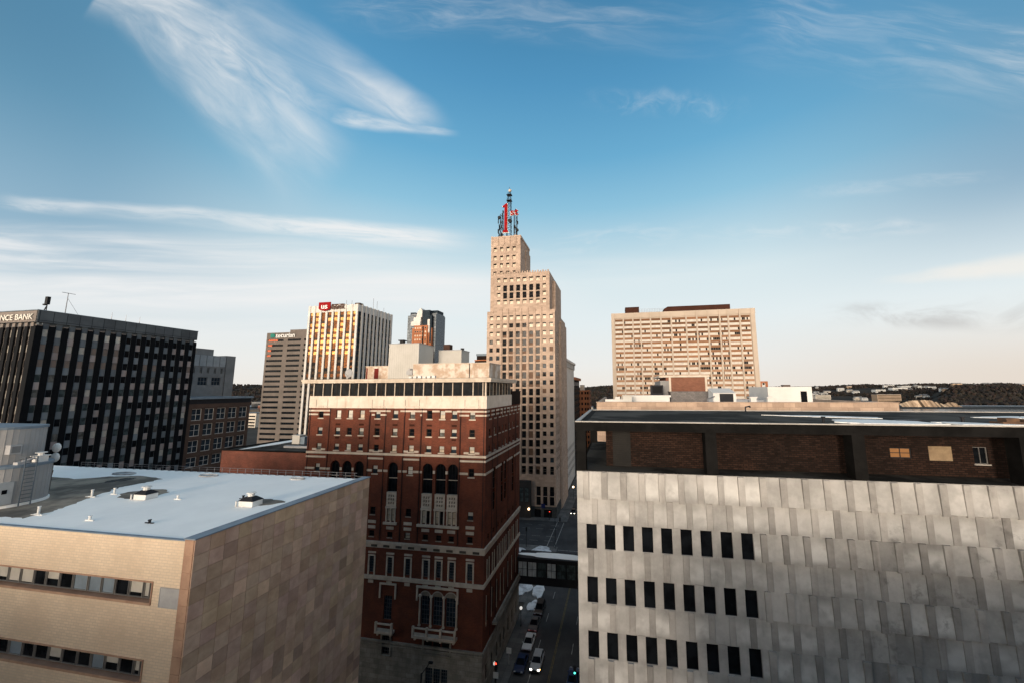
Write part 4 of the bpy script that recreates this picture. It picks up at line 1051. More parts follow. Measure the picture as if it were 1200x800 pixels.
# ------------------------------------------------------------------ limestone skyscraper with stepped top
FY = 150.0
r = fn = thing('limestone_skyscraper', 'tall stepped pale limestone tower with a red numeral sign on top, centre', 'skyscraper', (-39, 166, 0))
pl = ('y', FY)
xc = [-52.05, -49.03, -46.13, -43.26, -40.3, -37.47, -34.55, -31.65, -28.87, -25.92]
zr = [97.1 - 3.47 * i for i in range(23)]
rows_hi = [97.1, 93.7, 90.6, 87.3]
ww_, wh = 1.5, 1.75
wr = random.Random(33)
G_brn = mat('brown_blind', (.16, .10, .07), fine=.1, rough=.5)
def fglass(z, c):
    mid = 2 <= c <= 7
    q = wr.random()
    if z > 79: return G_pale
    if mid: return (G_dark if q < .9 else G_brn) if z < 72 else (G_pale if q < .15 else G_dark)
    if z > 66: return G_pale if q < .8 else G_grey
    return G_dark if q < .7 else (G_brn if q < .78 else G_blue)
hol, rec, spn = [], [], []
z = 96.2; k_ = 0
levels = [96.2, 92.9, 89.7, 86.4] + [82.9 - .05 - 3.42 * i - 3.3 for i in range(0, 19)]
for z in levels:
    if z < 16: break
    for c in range(10):
        if c in (0, 9) and z > 81: continue
        if c == 1 and z > 95: pass
        mid = 2 <= c <= 7
        tall = mid and (z < 73.5 or 89 < z < 95)
        a, b = xc[c] - ww_ / 2 - (.12 if mid else 0), xc[c] + ww_ / 2 + (.12 if mid else 0)
        z0, z1 = z - (1.25 if tall else .4), z + 1.45
        hol.append((a, b, z0, z1)); rec.append((a, b, z0, z1, *((lambda g_: (G_dark, .62) if (tall and z > 79) else ((G_brn, .6) if (tall and wr.random() < .2 and z > 40) else (g_, .28 if g_ is G_pale else 0.0)))(fglass(z, c)))))  # dark top share of pale panes is shadow painted on the glass
for x, w in ((-31.4, .9), (-28.75, .9), (-26.0, .9)):
    for a, b in ((4.6, 7.9), (8.1, 11.7)): hol.append((x - w, x + w, a, b)); rec.append((x - w + .1, x + w - .1, a, b, G_dark, 0.0))
for x in xc[4:]:
    hol.append((x - .75, x + .75, 16.3, 18.2)); rec.append((x - .75, x + .75, 16.3, 18.2, G_dark, 0.0))
def inb(a, b, c, d): return [h for h in hol if h[0] >= a and h[1] <= b and h[2] >= c and h[3] <= d]
mb = MB()
wall(mb, pl, -54.05, -24.4, 0, 82.4, inb(-60, 0, 0, 82.4), .45)
wall(mb, pl, -51.1, -26.6, 82.4, 99.6, inb(-51.1, -26.6, 82.4, 99.6), .45)
rear(mb, -54.05, -24.4, FY, 182, 0, 82.4, 1, 'LBRT'); rear(mb, -51.1, -26.6, FY, 176, 82.4, 99.6, 1, 'LBRT')
mb.box(-27.0, -25.2, FY + 7, 174, 82.4, 97.2)
mb.build('shaft', M_fn, r)
mb = MB()
for x0, x1 in ((-54.05, -51.2), (-26.5, -24.4)): mb.box(x0, x1, FY - .05, FY + .4, 82.4, 83.0)
for i in range(22): mb.box(-51.0 + i * 1.12, -50.45 + i * 1.12, FY - .08, FY + .4, 99.6, 100.2 + (.25 if i % 2 else 0))
mb.split('parapet', M_fn, r)
mb = MB(); mb.box(-24.4, -23.7, 163, 181.5, 0, 80.0); mb.box(-24.38, -23.9, 161.5, 163, 0, 78.5); mb.build('side_wing', M_fn, r)
# piers between the middle columns and spandrels
mb = MB()
for i in range(2, 9):
    x = (xc[i - 1] + xc[i]) / 2
    strip(mb, pl, x - .3, x + .3, 15.5, 84, -.34, .02)
for z in (14.6, 20.0): strip(mb, pl, -39.8, -24.4, z, z + .4, -.2, .02)
mb.split('pier', M_fn, r)
mb = MB(); wall(mb, ('y', FY - .14), -39.8, -24.35, 0, 4.2, [(-38.5, -36.2, .2, 3.2), (-33, -30.2, .2, 3.3), (-29.2, -26, .2, 3.3)], .14); mb.box(-24.4, -24.2, FY, 176, 0, 4.2); mb.build('plinth', mat('dark_plinth', (.075, .08, .08), (.055, .06, .06), fine=.15), r)
for a, b in ((-38.5, -36.2), (-33, -30.2), (-29.2, -26)): windows(r, pl, [(a, b, .2, 3.2, G_dark, 0.0)], -.004, (.08, 2, 1), G_dark, M_darkm, name='shopfront')
mb = MB(); mb.box(-41.8, -34.3, FY - 1.6, FY - .1, .0, 13.9); mb.build('entrance_block', mat('dark_stone', (.045, .045, .045), fine=.2), r)
for i in range(3): windows(r, ('y', FY - 1.6), [(-41 + i * 2.2, -39.4 + i * 2.2, 6.0, 11.5, G_teal, 0.0)], -.02, (.12, 2, 3), G_teal, M_darkm, name='entrance_window')
rec.sort(key=lambda q: -q[2])
windows(r, pl, rec, .40, (.07, 1, 2), G_dark, M_bronze, G_dark, limit=100)
# side windows up the shaded flank
sr = []
for z in levels:
    if z > 76 or z < 17: continue
    for y in (153, 156, 159): sr.append((y - .7, y + .7, z - .35, z + 1.45, G_dark if wr.random() < .7 else G_grey, 0.0))
windows(r, ('x', -24.4), sr, -.03, (.12, 1, 2), G_dark, M_fn, limit=0, name='side_window')
# tower block
TY_ = 151.0
th = [(x - .72, x + .72, z, z + 2.0) for z in (110.2, 106.3, 102.8, 99.2) for x in (-51.2, -48.25, -45.35, -42.5)]
mb = MB(); wall(mb, ('y', TY_), -53.1, -39.6, 82.4, 116.6, [q for q in th], .45); rear(mb, -53.1, -39.6, TY_, 168, 82.4, 116.6, 1, 'LBRT')
mb.build('tower', M_fn, r)
mb = MB()
for i, x in enumerate((-53.1, -50.4, -47.7, -45.0, -42.3, -40.3)): strip(mb, ('y', TY_), x, x + .7, 112.8, 117.4 if i % 2 == 0 else 117.0, -.22, .3)
mb.box(-53.2, -39.5, TY_ - .1, TY_ + .4, 116.6, 117.2); mb.box(-39.65, -39.4, TY_ + .4, 168, 116.0, 117.1)
mb.box(-39.62, -39.2, 160, 168.3, 82.4, 113.5)
mb.split('crown', M_fn, r)
windows(r, ('y', TY_), [q + (G_pale, .3) for q in th], .40, (.08, 1, 2), G_pale, M_bronze, G_dark, name='tower_window')  # dark top share stands in for shadow over each pane
# lattice mast with numeral sign
t = thing('rooftop_sign', 'red numeral sign with small lettering on steel lattice masts above the limestone tower', 'sign', (-46.8, 157, 116.7))
def lattice(mb, cx, cy, w, z0, z1, r_=.09, step=1.6, w2=None):
    w2 = w2 or w; n = max(1, int((z1 - z0) / step))
    P = lambda k_, i: (cx + (w + (w2 - w) * i / n) * (-1, 1, 1, -1)[k_] / 2, cy + (w + (w2 - w) * i / n) * (-1, -1, 1, 1)[k_] / 2, z0 + (z1 - z0) * i / n)
    for k_ in range(4):
        mb.tube(P(k_, 0), P(k_, n), r_, 5)
        for i in range(n):
            mb.tube(P(k_, i), P((k_ + 1) % 4, i + 1), r_ * .6, 4); mb.tube(P(k_, i + 1), P((k_ + 1) % 4, i + 1), r_ * .6, 4)
for x in (-50.2, -43.6):
    mb = MB(); lattice(mb, x, 157, 1.3, 116.7, 130.5 if x < -45 else 131.5); mb.build('lattice_mast', M_darkm, t)
mb = MB(); lattice(mb, -47.0, 158, 2.2, 116.7, 135, .11, 2.0, 1.6); lattice(mb, -47.0, 158, 1.6, 135, 141.5, .09, 1.4, 1.1); mb.tube((-47, 158, 141.5), (-47, 158, 144.5), .08); mb.box(-48.2, -45.8, 157, 159, 137.5, 137.7); mb.box(-48.2, -45.8, 157, 159, 140.3, 140.5); mb.build('lattice_mast', M_darkm, t)
mb = MB(); mb.ball((-46.5, 157.2, 142.2), .75, 12); mb.build('beacon', M_trim, t)
mb = MB()
q = random.Random(8)
for i in range(48):
    x = q.choice((-51.3, -50.2, -49.6, -43.9, -43.0, -42.6)) + q.uniform(-.4, .4); z = q.uniform(118, 131); mb.box(x - .18, x + .18, 155.9, 156.3, z, z + q.uniform(.8, 1.9))
for i in range(8):
    x = q.uniform(-48.8, -45.2); z = q.uniform(133.5, 140); mb.tube((x, 157 + q.uniform(0, 2), z), (x, 157.5, z + q.uniform(1.5, 3.5)), .05, 4)
mb.tube((-46.0, 155.8, 126.7), (-46.0, 156.6, 126.7), .9, 12); mb.tube((-51.2, 155.8, 128.8), (-51.2, 156.5, 128.8), .7, 12); mb.tube((-42.6, 155.8, 122.0), (-42.6, 156.5, 122.0), .7, 12)
mb.split('aerial', M_darkm, t)
def prof(mb, pts, y0, y1, m=0):
    n = len(pts)
    mb.poly([(x, y0, z) for x, z in pts], 1, m); mb.poly([(x, y1, z) for x, z in reversed(pts)], 1, m)
    for i in range(n):
        a, b = pts[i], pts[(i + 1) % n]; mb.poly([(b[0], y0, b[1]), (a[0], y0, a[1]), (a[0], y1, a[1]), (b[0], y1, b[1])], 1, m)
one = [(-49.6, 121.2), (-46.3, 121.2), (-46.3, 121.9), (-46.95, 122.3), (-46.95, 135.2), (-47.7, 135.2), (-49.9, 134.0), (-49.9, 133.4), (-48.75, 133.5), (-48.75, 122.3), (-49.6, 121.9)]
one = [(-48.15 + (x + 48.1) * .74, z) for x, z in one]
mb = MB(); prof(mb, one, 155.6, 156.1); mb.build('numeral', M_red, t)
mb = MB(); cx_, cz_ = -48.1, 128.2
prof(mb, [(cx_ + (x - cx_) * 1.22, cz_ + (z - cz_) * 1.04) for x, z in one], 156.1, 156.3); mb.build('numeral_edge', M_wsign, t)
def text(body, size, ext, mt, parent, loc, rot=(R_(90), 0, 0), name='lettering', sx=1.0, align='LEFT', off=0.0):
    c = bpy.data.curves.new(name, 'FONT'); c.body = body; c.size = size; c.extrude = ext; c.align_x = align; c.offset = off
    o = bpy.data.objects.new(name, c); COL.objects.link(o)
    bpy.context.view_layer.update()
    me = bpy.data.meshes.new_from_object(o.evaluated_get(bpy.context.evaluated_depsgraph_get())); bpy.data.objects.remove(o); me.name = name
    me.materials.clear(); me.materials.append(mt)
    if 'tone' not in me.color_attributes:
        ca = me.color_attributes.new('tone', 'FLOAT_COLOR', 'CORNER'); ca.data.foreach_set('color', [1.0] * (4 * len(me.loops)))
    o = bpy.data.objects.new(name, me); COL.objects.link(o); o.scale = (sx, 1, 1)
    WO[o.name] = Vector(loc); o.parent = parent; o.location = Vector(loc) - WO[parent.name]; o.rotation_euler = rot
    return o
text('st', 4.6, .15, M_red, t, (-45.9, 155.9, 129.3), off=.06, sx=1.15)
text('st', 4.6, .10, M_wsign, t, (-46.0, 156.15, 129.3), off=.20, sx=1.15)

# ------------------------------------------------------------------ buildings farther down the street
r = thing('pale_stone_building', 'pale grey stone block with heavy cornice just right of the limestone tower', 'building', (-40, 205, 0))
mb = MB(); mb.box(-60, -25.0, 185, 224, 0, 64.0); mb.build('wall', M_us, r)
mb = MB(); mb.box(-60, -24.0, 184, 225, 64.0, 65.2); mb.box(-60, -24.5, 184.5, 224.5, 61.2, 64.0, .7); mb.box(-60, -24.8, 184.9, 224.2, 52, 52.6); mb.build('cornice', M_us, r)
mb = MB(); mb.box(-36, -27, 188, 200, 65.2, 70.5); mb.build('penthouse', M_us, r)
for z in range(6, 60, 4): 
    pass
windows(r, ('x', -25.0), [(y, y + 1.6, z, z + 2.0, G_dark, 0.0) for z in range(6, 22, 4) for y in range(187, 223, 4)], -.03, (.1, 1, 2), G_dark, M_us)
r = thing('dark_corner_block', 'dark red brick block with bracketed cornice beside the pale stone block', 'building', (-40, 240, 0))
mb = MB(); mb.box(-60, -25.5, 226, 262, 0, 55.5); mb.build('wall', M_rbrick_d, r)
mb = MB(); mb.box(-60, -24.3, 225.5, 263, 55.5, 57.2); mb.build('cornice', M_orange, r)
windows(r, ('x', -25.5), [(y, y + 2.2, z, z + 2.4, G_dark if (y + z) % 3 else G_grey, 0.0) for z in range(8, 54, 4) for y in range(228, 260, 5)], -.04, (.15, 1, 2), G_dark, M_brownst)
r = thing('orange_brick_block', 'narrow sunlit orange brick block at the end of the street', 'building', (-22, 290, 0))
mb = MB(); mb.box(-29, -19.8, 280, 300, 0, 48.5); mb.box(-29.3, -19.5, 279.8, 280, 48, 49); mb.build('wall', M_orange, r)
windows(r, ('y', 280), [(x, x + 1.3, z, z + 2.0, G_dark, 0.0) for z in range(6, 47, 4) for x in (-28.2, -25.9, -23.4, -21.6)], -.03, (.12, 1, 2), G_dark, M_brownst)
mb = MB(); mb.box(-27, -24, 283, 290, 49, 53); mb.build('penthouse', M_trim, r)
windows(r, ('x', -19.8), [(y, y + 2.4, z, z + 2.2, G_dark, 0.0) for z in range(6, 47, 4) for y in (282, 288, 294)], -.03, (.12, 1, 1), G_dark, M_brownst, limit=60, name='side_window')
r = thing('red_penthouse_block', 'dark red brick block top with blue-grey roof just left of the limestone tower', 'building', (-105, 290, 0))
mb = MB(); mb.box(-110.5, -95, 280, 300, 0, 72.5); mb.box(-109.4, -95, 281, 299, 72.5, 76.5); mb.build('wall', M_rbrick_d, r)
mb = MB(); mb.box(-110.8, -94.6, 279.6, 300, 72.5, 73.3); mb.build('cornice', M_orange, r)
mb = MB(); mb.box(-109.8, -94.6, 280.6, 299.4, 76.5, 78.2); mb.build('roof', M_bluem, r)

# ------------------------------------------------------------------ bank tower with fins and gold glass
UY, UX0, UX1, UYE = 220.0, -210.6, -171.6, 258.0
r = thing('finned_bank_tower', 'white finned office tower with gold reflecting glass and a red shield sign', 'skyscraper', (-191, 239, 0))
mb = MB(); mb.box(UX0 + .4, UX1 - .4, UY + .4, UYE - .4, 0, 107.2); mb.build('core', M_bronze, r)
mb = MB(); mb.box(UX0, UX1, UY, UYE, 103.0, 107.6); mb.build('top_band', M_us, r)
nb = 8; pw = (UX1 - UX0) / nb; wr = random.Random(5)
for i in range(nb + 1):
    x = UX0 + i * pw * (1 - .0) - (.0 if i < nb else .0)
    mb = MB(); x = min(max(x - .85 if i else x, UX0), UX1 - 1.7 if i == nb else 999)
    mb.box(x + .12, x + 1.62, UY - .35, UY + .4, 0, 107.9); mb.build('fin', M_us, r)
npz = 9; sw = (UYE - UY) / npz
for i in range(1, npz + 1):
    y = UY + i * sw - .8
    mb = MB(); mb.box(UX1 - .4, UX1 + .55, y, y + 1.6, 0, 107.9); mb.build('fin', M_us, r)
rec = []
fl = 3.82
for k_ in range(26):
    z = 103.0 - fl * (k_ + 1)
    if z < 5: break
    for i in range(nb):
        a = UX0 + i * pw + (1.75 if i == 0 else .92); b = UX0 + (i + 1) * pw - (.88 if i < nb - 1 else 1.75)
        hi = k_ < 11
        q = wr.random()
        g_ = (G_gold if q < .75 else G_amber) if k_ < 8 else ((G_amber if q < .6 else G_dark) if k_ < 12 else G_dark)  # sunset reflection painted by storey: gold above, dark below
        g2 = G_amber if (k_ < 10 and q < .8) else M_bronze
        rec.append((a, b, z + 1.5, z + fl, g_, 0.0)); rec.append((a, b, z, z + 1.5, g2, 0.0))
windows(r, ('y', UY), rec, .34, (.10, 2, 1), G_gold, M_bronze, limit=100)
rec = []
for k_ in range(24):
    z = 103.0 - fl * (k_ + 1)
    for i in range(npz):
        a = UY + i * sw + (.8 if i else .5); b = UY + (i + 1) * sw - .8
        rec.append((a, b, z + 1.3, z + fl, G_blue, 0.0))
windows(r, ('x', UX1), rec, .34, (.15, 2, 1), G_blue, M_darkm, limit=0, name='side_window')
mb = MB(); mb.box(-198, -188, 226, 236, 107.6, 110.2); mb.build('penthouse', M_brownl, r)
mb = MB(); mb.box(-176, -172.5, 222, 226, 107.6, 109.2); mb.build('roof_unit', M_brownst, r)
mb = MB()
for x, y, h in ((-172, 236, 8), (-172.5, 241, 7), (-173, 250, 4), (-186, 226, 5), (-180, 224, 4)): mb.tube((x, y, 107.6), (x, y, 107.6 + h), .12, 5)
mb.split('aerial', M_steel, r)
sh = [(-201.6, 109.9), (-201.6, 105.6), (-200.6, 104.6), (-196.9, 103.7), (-193.2, 104.6), (-192.4, 105.6), (-192.4, 109.9)]
mb = MB(); prof(mb, sh, UY - 1.4, UY - .8); sg = mb.build('shield_sign', M_red, r)
text('us', 5.2, .12, M_wsign, sg, (-197.0, UY - 1.5, 105.3), align='CENTER', off=.10, sx=1.15)
text('bank', 5.0, .15, M_brownl, r, (-191.6, UY - 1.0, 104.9), off=.10, sx=1.05)

# ------------------------------------------------------------------ taupe insurance tower
r = thing('striped_taupe_tower', 'taupe concrete office tower with dark horizontal window strips and chamfered corner', 'skyscraper', (-258, 265, 0))
SY = 250.0
zs0, zs1 = 0, 95.5
xb = [(-275.0, -260.4), (-256.4, -244.3), (-241.4, -225.5)]
hol, rec = [], []
fl = 4.05
for k_ in range(22):
    z = 90.2 - fl * k_
    if z < 3: break
    for a, b in xb: hol.append((a, b, z - 1.7, z)); rec.append((a, b, z - 1.7, z, (G_amber if (k_ < 4 and a < -270 and False) else G_dark), 0.0))
mb = MB(); wall(mb, ('y', SY), -276.5, -224, zs0, zs1, hol, .6); mb.poly([(-283.5, SY + 7, 0), (-276.5, SY, 0), (-276.5, SY, zs1), (-283.5, SY + 7, zs1)])
rear(mb, -283.5, -224, SY + 7, 285, 0, zs1, 1, 'LB'); mb.poly([(-276.5, SY, zs1), (-224, SY, zs1), (-224, 285, zs1), (-283.5, 285, zs1), (-283.5, SY + 7, zs1)]); mb.poly([(-224, SY, 0), (-224, 285, 0), (-224, 285, zs1), (-224, SY, zs1)])
mb.build('wall', M_sec, r)
windows(r, ('y', SY), rec, .5, (.1, 6, 1), G_dark, M_darkm, name='window_strip')
mb = MB()
for k_ in range(22):
    z = 90.2 - fl * k_
    if z < 3: break
    for f0, f1 in ((.12, .50), (.60, .90)):
        p = lambda f, e: (-276.5 - 7 * f - e, SY + 7 * f - e)
        a, b = p(f0, .06), p(f1, .06)
        mb.poly([(b[0], b[1], z - 1.7), (a[0], a[1], z - 1.7), (a[0], a[1], z), (b[0], b[1], z)])
kind(mb.build('corner_window', G_dark, r), 'stuff')
mb = MB()
for z, a, b in ((88.6, -275, -266), (84.6, -275, -271), (80.5, -275, -271.5), (76.5, -275, -271.5)): mb.box(a, b, SY + .2, SY + .45, z, z + 1.5)
mb.split('reflection_pane', mat('orange_reflection_glass', (.33, .09, .05), rough=.25, metal=.4, fine=.1), r)  # orange reflection put into the pane colour, no light behind
mb = MB(); mb.box(-261, -244.5, 256, 270, zs1, 98.6); mb.tube((-246, 258, 98.6), (-246, 258, 103), .12, 5); mb.build('penthouse', M_sec, r)
text('securian', 5.0, .2, M_wsign, r, (-267.6, SY - .35, 91.5), off=.07, sx=1.08)
mb = MB(); mb.box(-272.6, -268.6, SY - .4, SY - .1, 91.6, 94.6); mb.tube((-270.6, SY - .5, 93.1), (-270.6, SY - .1, 93.1), 1.7, 12); mb.build('logo_mark', M_green, r)

# ------------------------------------------------------------------ distant stepped glass and brick tower
r = thing('stepped_glass_tower', 'distant tower of blue glass and orange brick with stepped gabled top', 'skyscraper', (-200, 362, 0))
GY = 350.0
mb = MB(); mb.box(-208, -186, GY, 374, 0, 113); mb.box(-205, -190, GY - 1.5, GY, 0, 115.5); mb.build('brick_body', M_orange, r)
mb = MB(); mb.box(-216, -208.01, GY + 4, 374, 0, 127); mb.box(-214.5, -184, GY + 6, 374, 113, 129.5); mb.box(-185.99, -183.2, GY + 3, 374, 0, 128); mb.box(-211.5, -199.5, GY + 1, 360, 113.02, 125.5); mb.split('glass_body', G_sky, r)
mb = MB(); mb.box(-209.5, -199, GY - .5, GY + 6.1, 115.51, 120); mb.box(-207, -199, GY + .2, GY + 6.2, 120, 124.5); prof(mb, [(-204.5, 124.5), (-197.8, 124.5), (-197.8, 131.5), (-199.5, 134.3), (-202.5, 131.5)], GY + .4, GY + 8); mb.box(-191, -188.5, GY - .3, GY + 5, 108, 122); mb.split('pale_bay', M_us, r)
mb = MB(); mb.box(-197.6, -190, GY + 2, GY + 9, 113.05, 132.2); mb.box(-188.4, -186.5, GY - .2, GY + 4, 98, 126); mb.split('dark_bay', G_blue, r)
mb = MB(); mb.box(-215.5, -210, GY + 8, 372, 129.5, 131.5); mb.box(-196, -184.5, GY + 9, 372, 129.52, 133.0); mb.split('roof_crown', G_blue, r)
rec = [(x, x + 1.5, z, z + 1.7, G_pale if (int(x) + z) % 3 else G_dark, 0.0) for z in range(88, 114, 4) for x in (-204.3, -201.6, -198.9, -196.2, -193.0)]
windows(r, ('y', GY - 1.5), rec, -.04, (.12, 1, 1), G_pale, M_trim)
mb = MB(); mb.box(-195.6, -194.2, GY - 1.65, GY - 1.4, 80, 114.5); mb.box(-206, -205, GY - .1, GY + .1, 80, 112); mb.split('dark_strip', G_dark, r)
mb = MB()
for z in range(100, 130, 3): mb.box(-216.05, -208.0, GY + 3.93, GY + 4.0, z, z + .25); mb.box(-186, -183.15, GY + 2.93, GY + 3, z, z + .25)
mb.split('glazing_bar', M_darkm, r)

# ------------------------------------------------------------------ black finned bank block, left
AX, AY0, AY1, AZ = -149.0, 69.9, 107.6, 71.0
r = thing('black_finned_block', 'dark office slab with black vertical fins and pale lettering on its parapet, far left', 'building', (-170, 88, 0))
mb = MB(); mb.box(-192, AX - .5, AY0 + .5, AY1 - .3, 0, 70); mb.build('core', M_alsp, r)
mb = MB(); mb.box(-192, AX + .25, AY0 - .25, AY1, 67.9, AZ); mb.split('parapet', M_alpar, r)
mb = MB(); mb.box(-192, AX, AY0 - .40, AY0 - .252, 68.0, AZ - .1); mb.build('sign_band', M_alfr, r)
mb = MB(); mb.box(-192.1, AX + .35, AY0 - .45, AY1 + .1, AZ, AZ + .18); mb.build('coping', M_bluem, r)
fl = 3.95; wr = random.Random(9)
ncol = 15; pw = (AY1 - AY0) / ncol
def aglass(k_, i):
    q = wr.random()
    if k_ == 0: return (M_blind if i < 5 else (M_blindw if i in (5, 6) else G_dark))
    if k_ in (1, 2): return (mat_blind_t if q < .6 else M_blind) if i < 7 else (G_dark if q < .6 else mat_blind_t)
    return G_dark if q < .42 else (G_teal if q < .72 else (G_grey if q < .9 else M_blind))
mat_blind_t = mat('taupe_blind', (.24, .19, .165), (.20, .16, .14), fine=.1, rough=.5)
rec = []; sp_ = MB(); 
for i in range(ncol):
    y0 = AY0 + .9 + i * pw * .985; 
    a, b = y0 + .1, y0 + 1.25
    for k_ in range(17):
        z = 66.2 - fl * k_
        if z < 12: break
        rec.append((a, b, z - 2.0, z, aglass(k_, i), 0.0))
        v = wr.choice((1.3, 1.4, 1.5, 1.25, 1.8))
        c = (v, v, v) if wr.random() < .55 else (2.0 * v, 1.5 * v, 1.3 * v)
        strip(sp_, ('x', AX), a, b, z - fl + .05, z - 2.0, .05, .5, c)
    strip(sp_, ('x', AX), a, b, 66.2, 67.9, .05, .5)
sp_.split('spandrel_panel', M_alsp, r)
rec.sort(key=lambda q: -q[3])
windows(r, ('x', AX), rec, .14, (.06, 1, 1), G_dark, M_alsp, limit=100)
for i in range(ncol + 1):
    y0 = AY0 + .9 + (i - 1) * pw * .985 + 1.28
    if i == 0: y0 = AY0 - .2
    mb = MB(); w = min(1.2, 1.0) if i else 1.1
    mb.box(AX - .5, AX + .22, y0, min(y0 + w + .12, AY1), 0, 67.0); mb.build('fin', M_alfin, r)
    mb = MB(); mb.box(AX - .4, AX + .05, y0 + .1, min(y0 + w, AY1 - .01), 67.0, 67.3); mb.build('fin_cap', M_alfr, r)
frec = []; fsp = MB()
nf = 19; fpw = 42.5 / nf
for i in range(nf):
    x = AX - 1.5 - fpw * i
    a, b = x - 1.05, x
    strip(fsp, ('y', AY0), a, b, 0, 68, .10, .5)
    for k_ in range(16):
        z = 66.0 - fl * k_
        if z < 30: break
        frec.append((a + .05, b - .05, z - 2.0, z, (M_blindw if k_ == 1 and wr.random() < .6 else (M_blind if wr.random() < .5 else G_dark)), 0.0))
fsp.split('front_panel', M_alfr, r)
windows(r, ('y', AY0), frec, .08, (.05, 1, 1), G_dark, M_alfr, limit=90, name='front_window')
mb = MB()
for i in range(nf + 1):
    x = AX - 1.5 - fpw * i
    mb.box(x, x + fpw - 1.05 if i else AX + .2, AY0 - .3, AY0 + .5, 0, 66.8)
mb.split('front_fin', M_alfin, r)
text('ALLIANCE BANK', 2.15, .10, M_letter, r, (AX - .8, AY0 - .55, 68.55), align='RIGHT', off=.03, sx=1.12)
mb = MB(); mb.box(-190, AX - .6, AY0 + .6, AY1 - .5, 70, 70.3); mb.build('roof', M_memb, r)
t = thing('panel_antenna', 'dark panel antenna on a short mast at the corner of the black finned block', 'antenna', (-149.6, 71.3, AZ))
mb = MB(); mb.tube((-149.6, 71.3, AZ), (-149.6, 71.3, AZ + 4.0), .10, 6); mb.tube((-150.6, 71.3, AZ), (-149.6, 71.3, AZ + 1.6), .12, 6); mb.build('mast', M_darkm, t)
mb = MB(); mb.box(-149.9, -149.0, 70.9, 71.5, AZ + 1.9, AZ + 4.0); mb.box(-150.7, -149.9, 71.0, 71.4, AZ + 1.7, AZ + 2.1); mb.build('panel', M_darkm, t)
mb = MB(); mb.tube((-149.6, 74.8, AZ), (-149.6, 74.8, AZ + 6.0), .10, 6, .06); mb.tube((-149.6, 73.6, AZ + 5.9), (-149.6, 76.2, AZ + 5.9), .07, 5); mb.tube((-149.6, 74.8, AZ + 4.5), (-149.6, 77.5, AZ), .03, 4)
tag(mb.build('mast_antenna', M_steel), 'tall T-shaped aerial mast near the corner of the black finned block', 'antenna')
for y, h, lb in ((84.3, 2.4, 'thin whip aerial on the black block roof, left of three'), (87.6, 2.3, 'thin whip aerial on the black block roof, middle of three'), (91.0, 2.3, 'thin whip aerial on the black block roof, right of three')):
    mb = MB(); mb.tube((AX - .4, y, AZ + .1), (AX - .4, y, AZ + h), .06, 5, .03); mb.tube((AX - .4, y, AZ + .1), (AX - .4, y, AZ + .4), .12, 6); tag(mb.build('whip_aerial', M_steel), lb, 'antenna', 'whip aerials on the black block')

# ------------------------------------------------------------------ brown block with crossed windows, grey stone block behind it
r = thing('brown_window_block', 'low brown stone office block with large cross-barred windows beside the black slab', 'building', (-165, 119, 0))
hol = []
ny = 5; ys = [108.9 + i * 4.25 for i in range(5)]
for z in (43.5, 38.0, 32.3): 
    for y in ys: hol.append((y, y + 3.35, z - 4.2, z))
low = [(y, y + 3.4, 23, 26.5) for y in ys]
mb = MB(); wall(mb, ('x', AX), AY1 + .15, 130.2, 0, 45.2, hol + low, .6); rear(mb, -185, AX, AY1 + .15, 130.2, 0, 45.2, 1, 'B'); mb.build('wall', M_brownst, r)
windows(r, ('x', AX), [h + (G_blue, 0.0) for h in hol + low], .5, (.17, 2, 2), G_dark, M_us, split=True)
mb = MB(); mb.box(-185, AX + .05, AY1 + .2, 130.3, 45.2, 46.9); mb.build('attic', M_darkm, r)
mb = MB(); mb.box(-186, AX + .6, AY1 - .0, 131, 46.9, 47.6); mb.build('roof_edge', M_bluem, r)
r = thing('grey_stone_block', 'grey stone block with pale panelled attic seen above the brown block', 'building', (-190, 126, 0))
GX = -170.0
hol = [(y, y + 3.6, 52.2, 55.6) for y in (119.5, 125.0, 130.3)]
hol2 = [(y, y + .9, 57.2, 59.6) for y in [119.8 + 2.75 * i for i in range(6)]]
mb = MB(); wall(mb, ('x', GX), 108, 135.4, 0, 64.8, hol + hol2, .4); rear(mb, -210, GX, 108, 135.4, 0, 64.8, 1, 'BT'); mb.box(-200, GX + .4, 135.41, 139.2, 0, 65.2); mb.box(-195, -176, 127.5, 134.5, 64.8, 68.0); mb.build('wall', M_greyst, r)
windows(r, ('x', GX), [h + (G_blue, 0.0) for h in hol], .3, (.15, 3, 2), G_blue, M_greyst)
windows(r, ('x', GX), [h + (G_grey, 0.0) for h in hol2], .3, (.1, 1, 1), G_grey, M_greyst, name='attic_window')
mb = MB()
for i in range(10): strip(mb, ('x', GX), 109 + i * 2.65, 111.4 + i * 2.65, 60.2, 64.7, -.15, .0, 1.0)
mb.split('attic_panel', mat('pale_attic_panel', (.42, .43, .43), (.36, .37, .37), fine=.08), r)

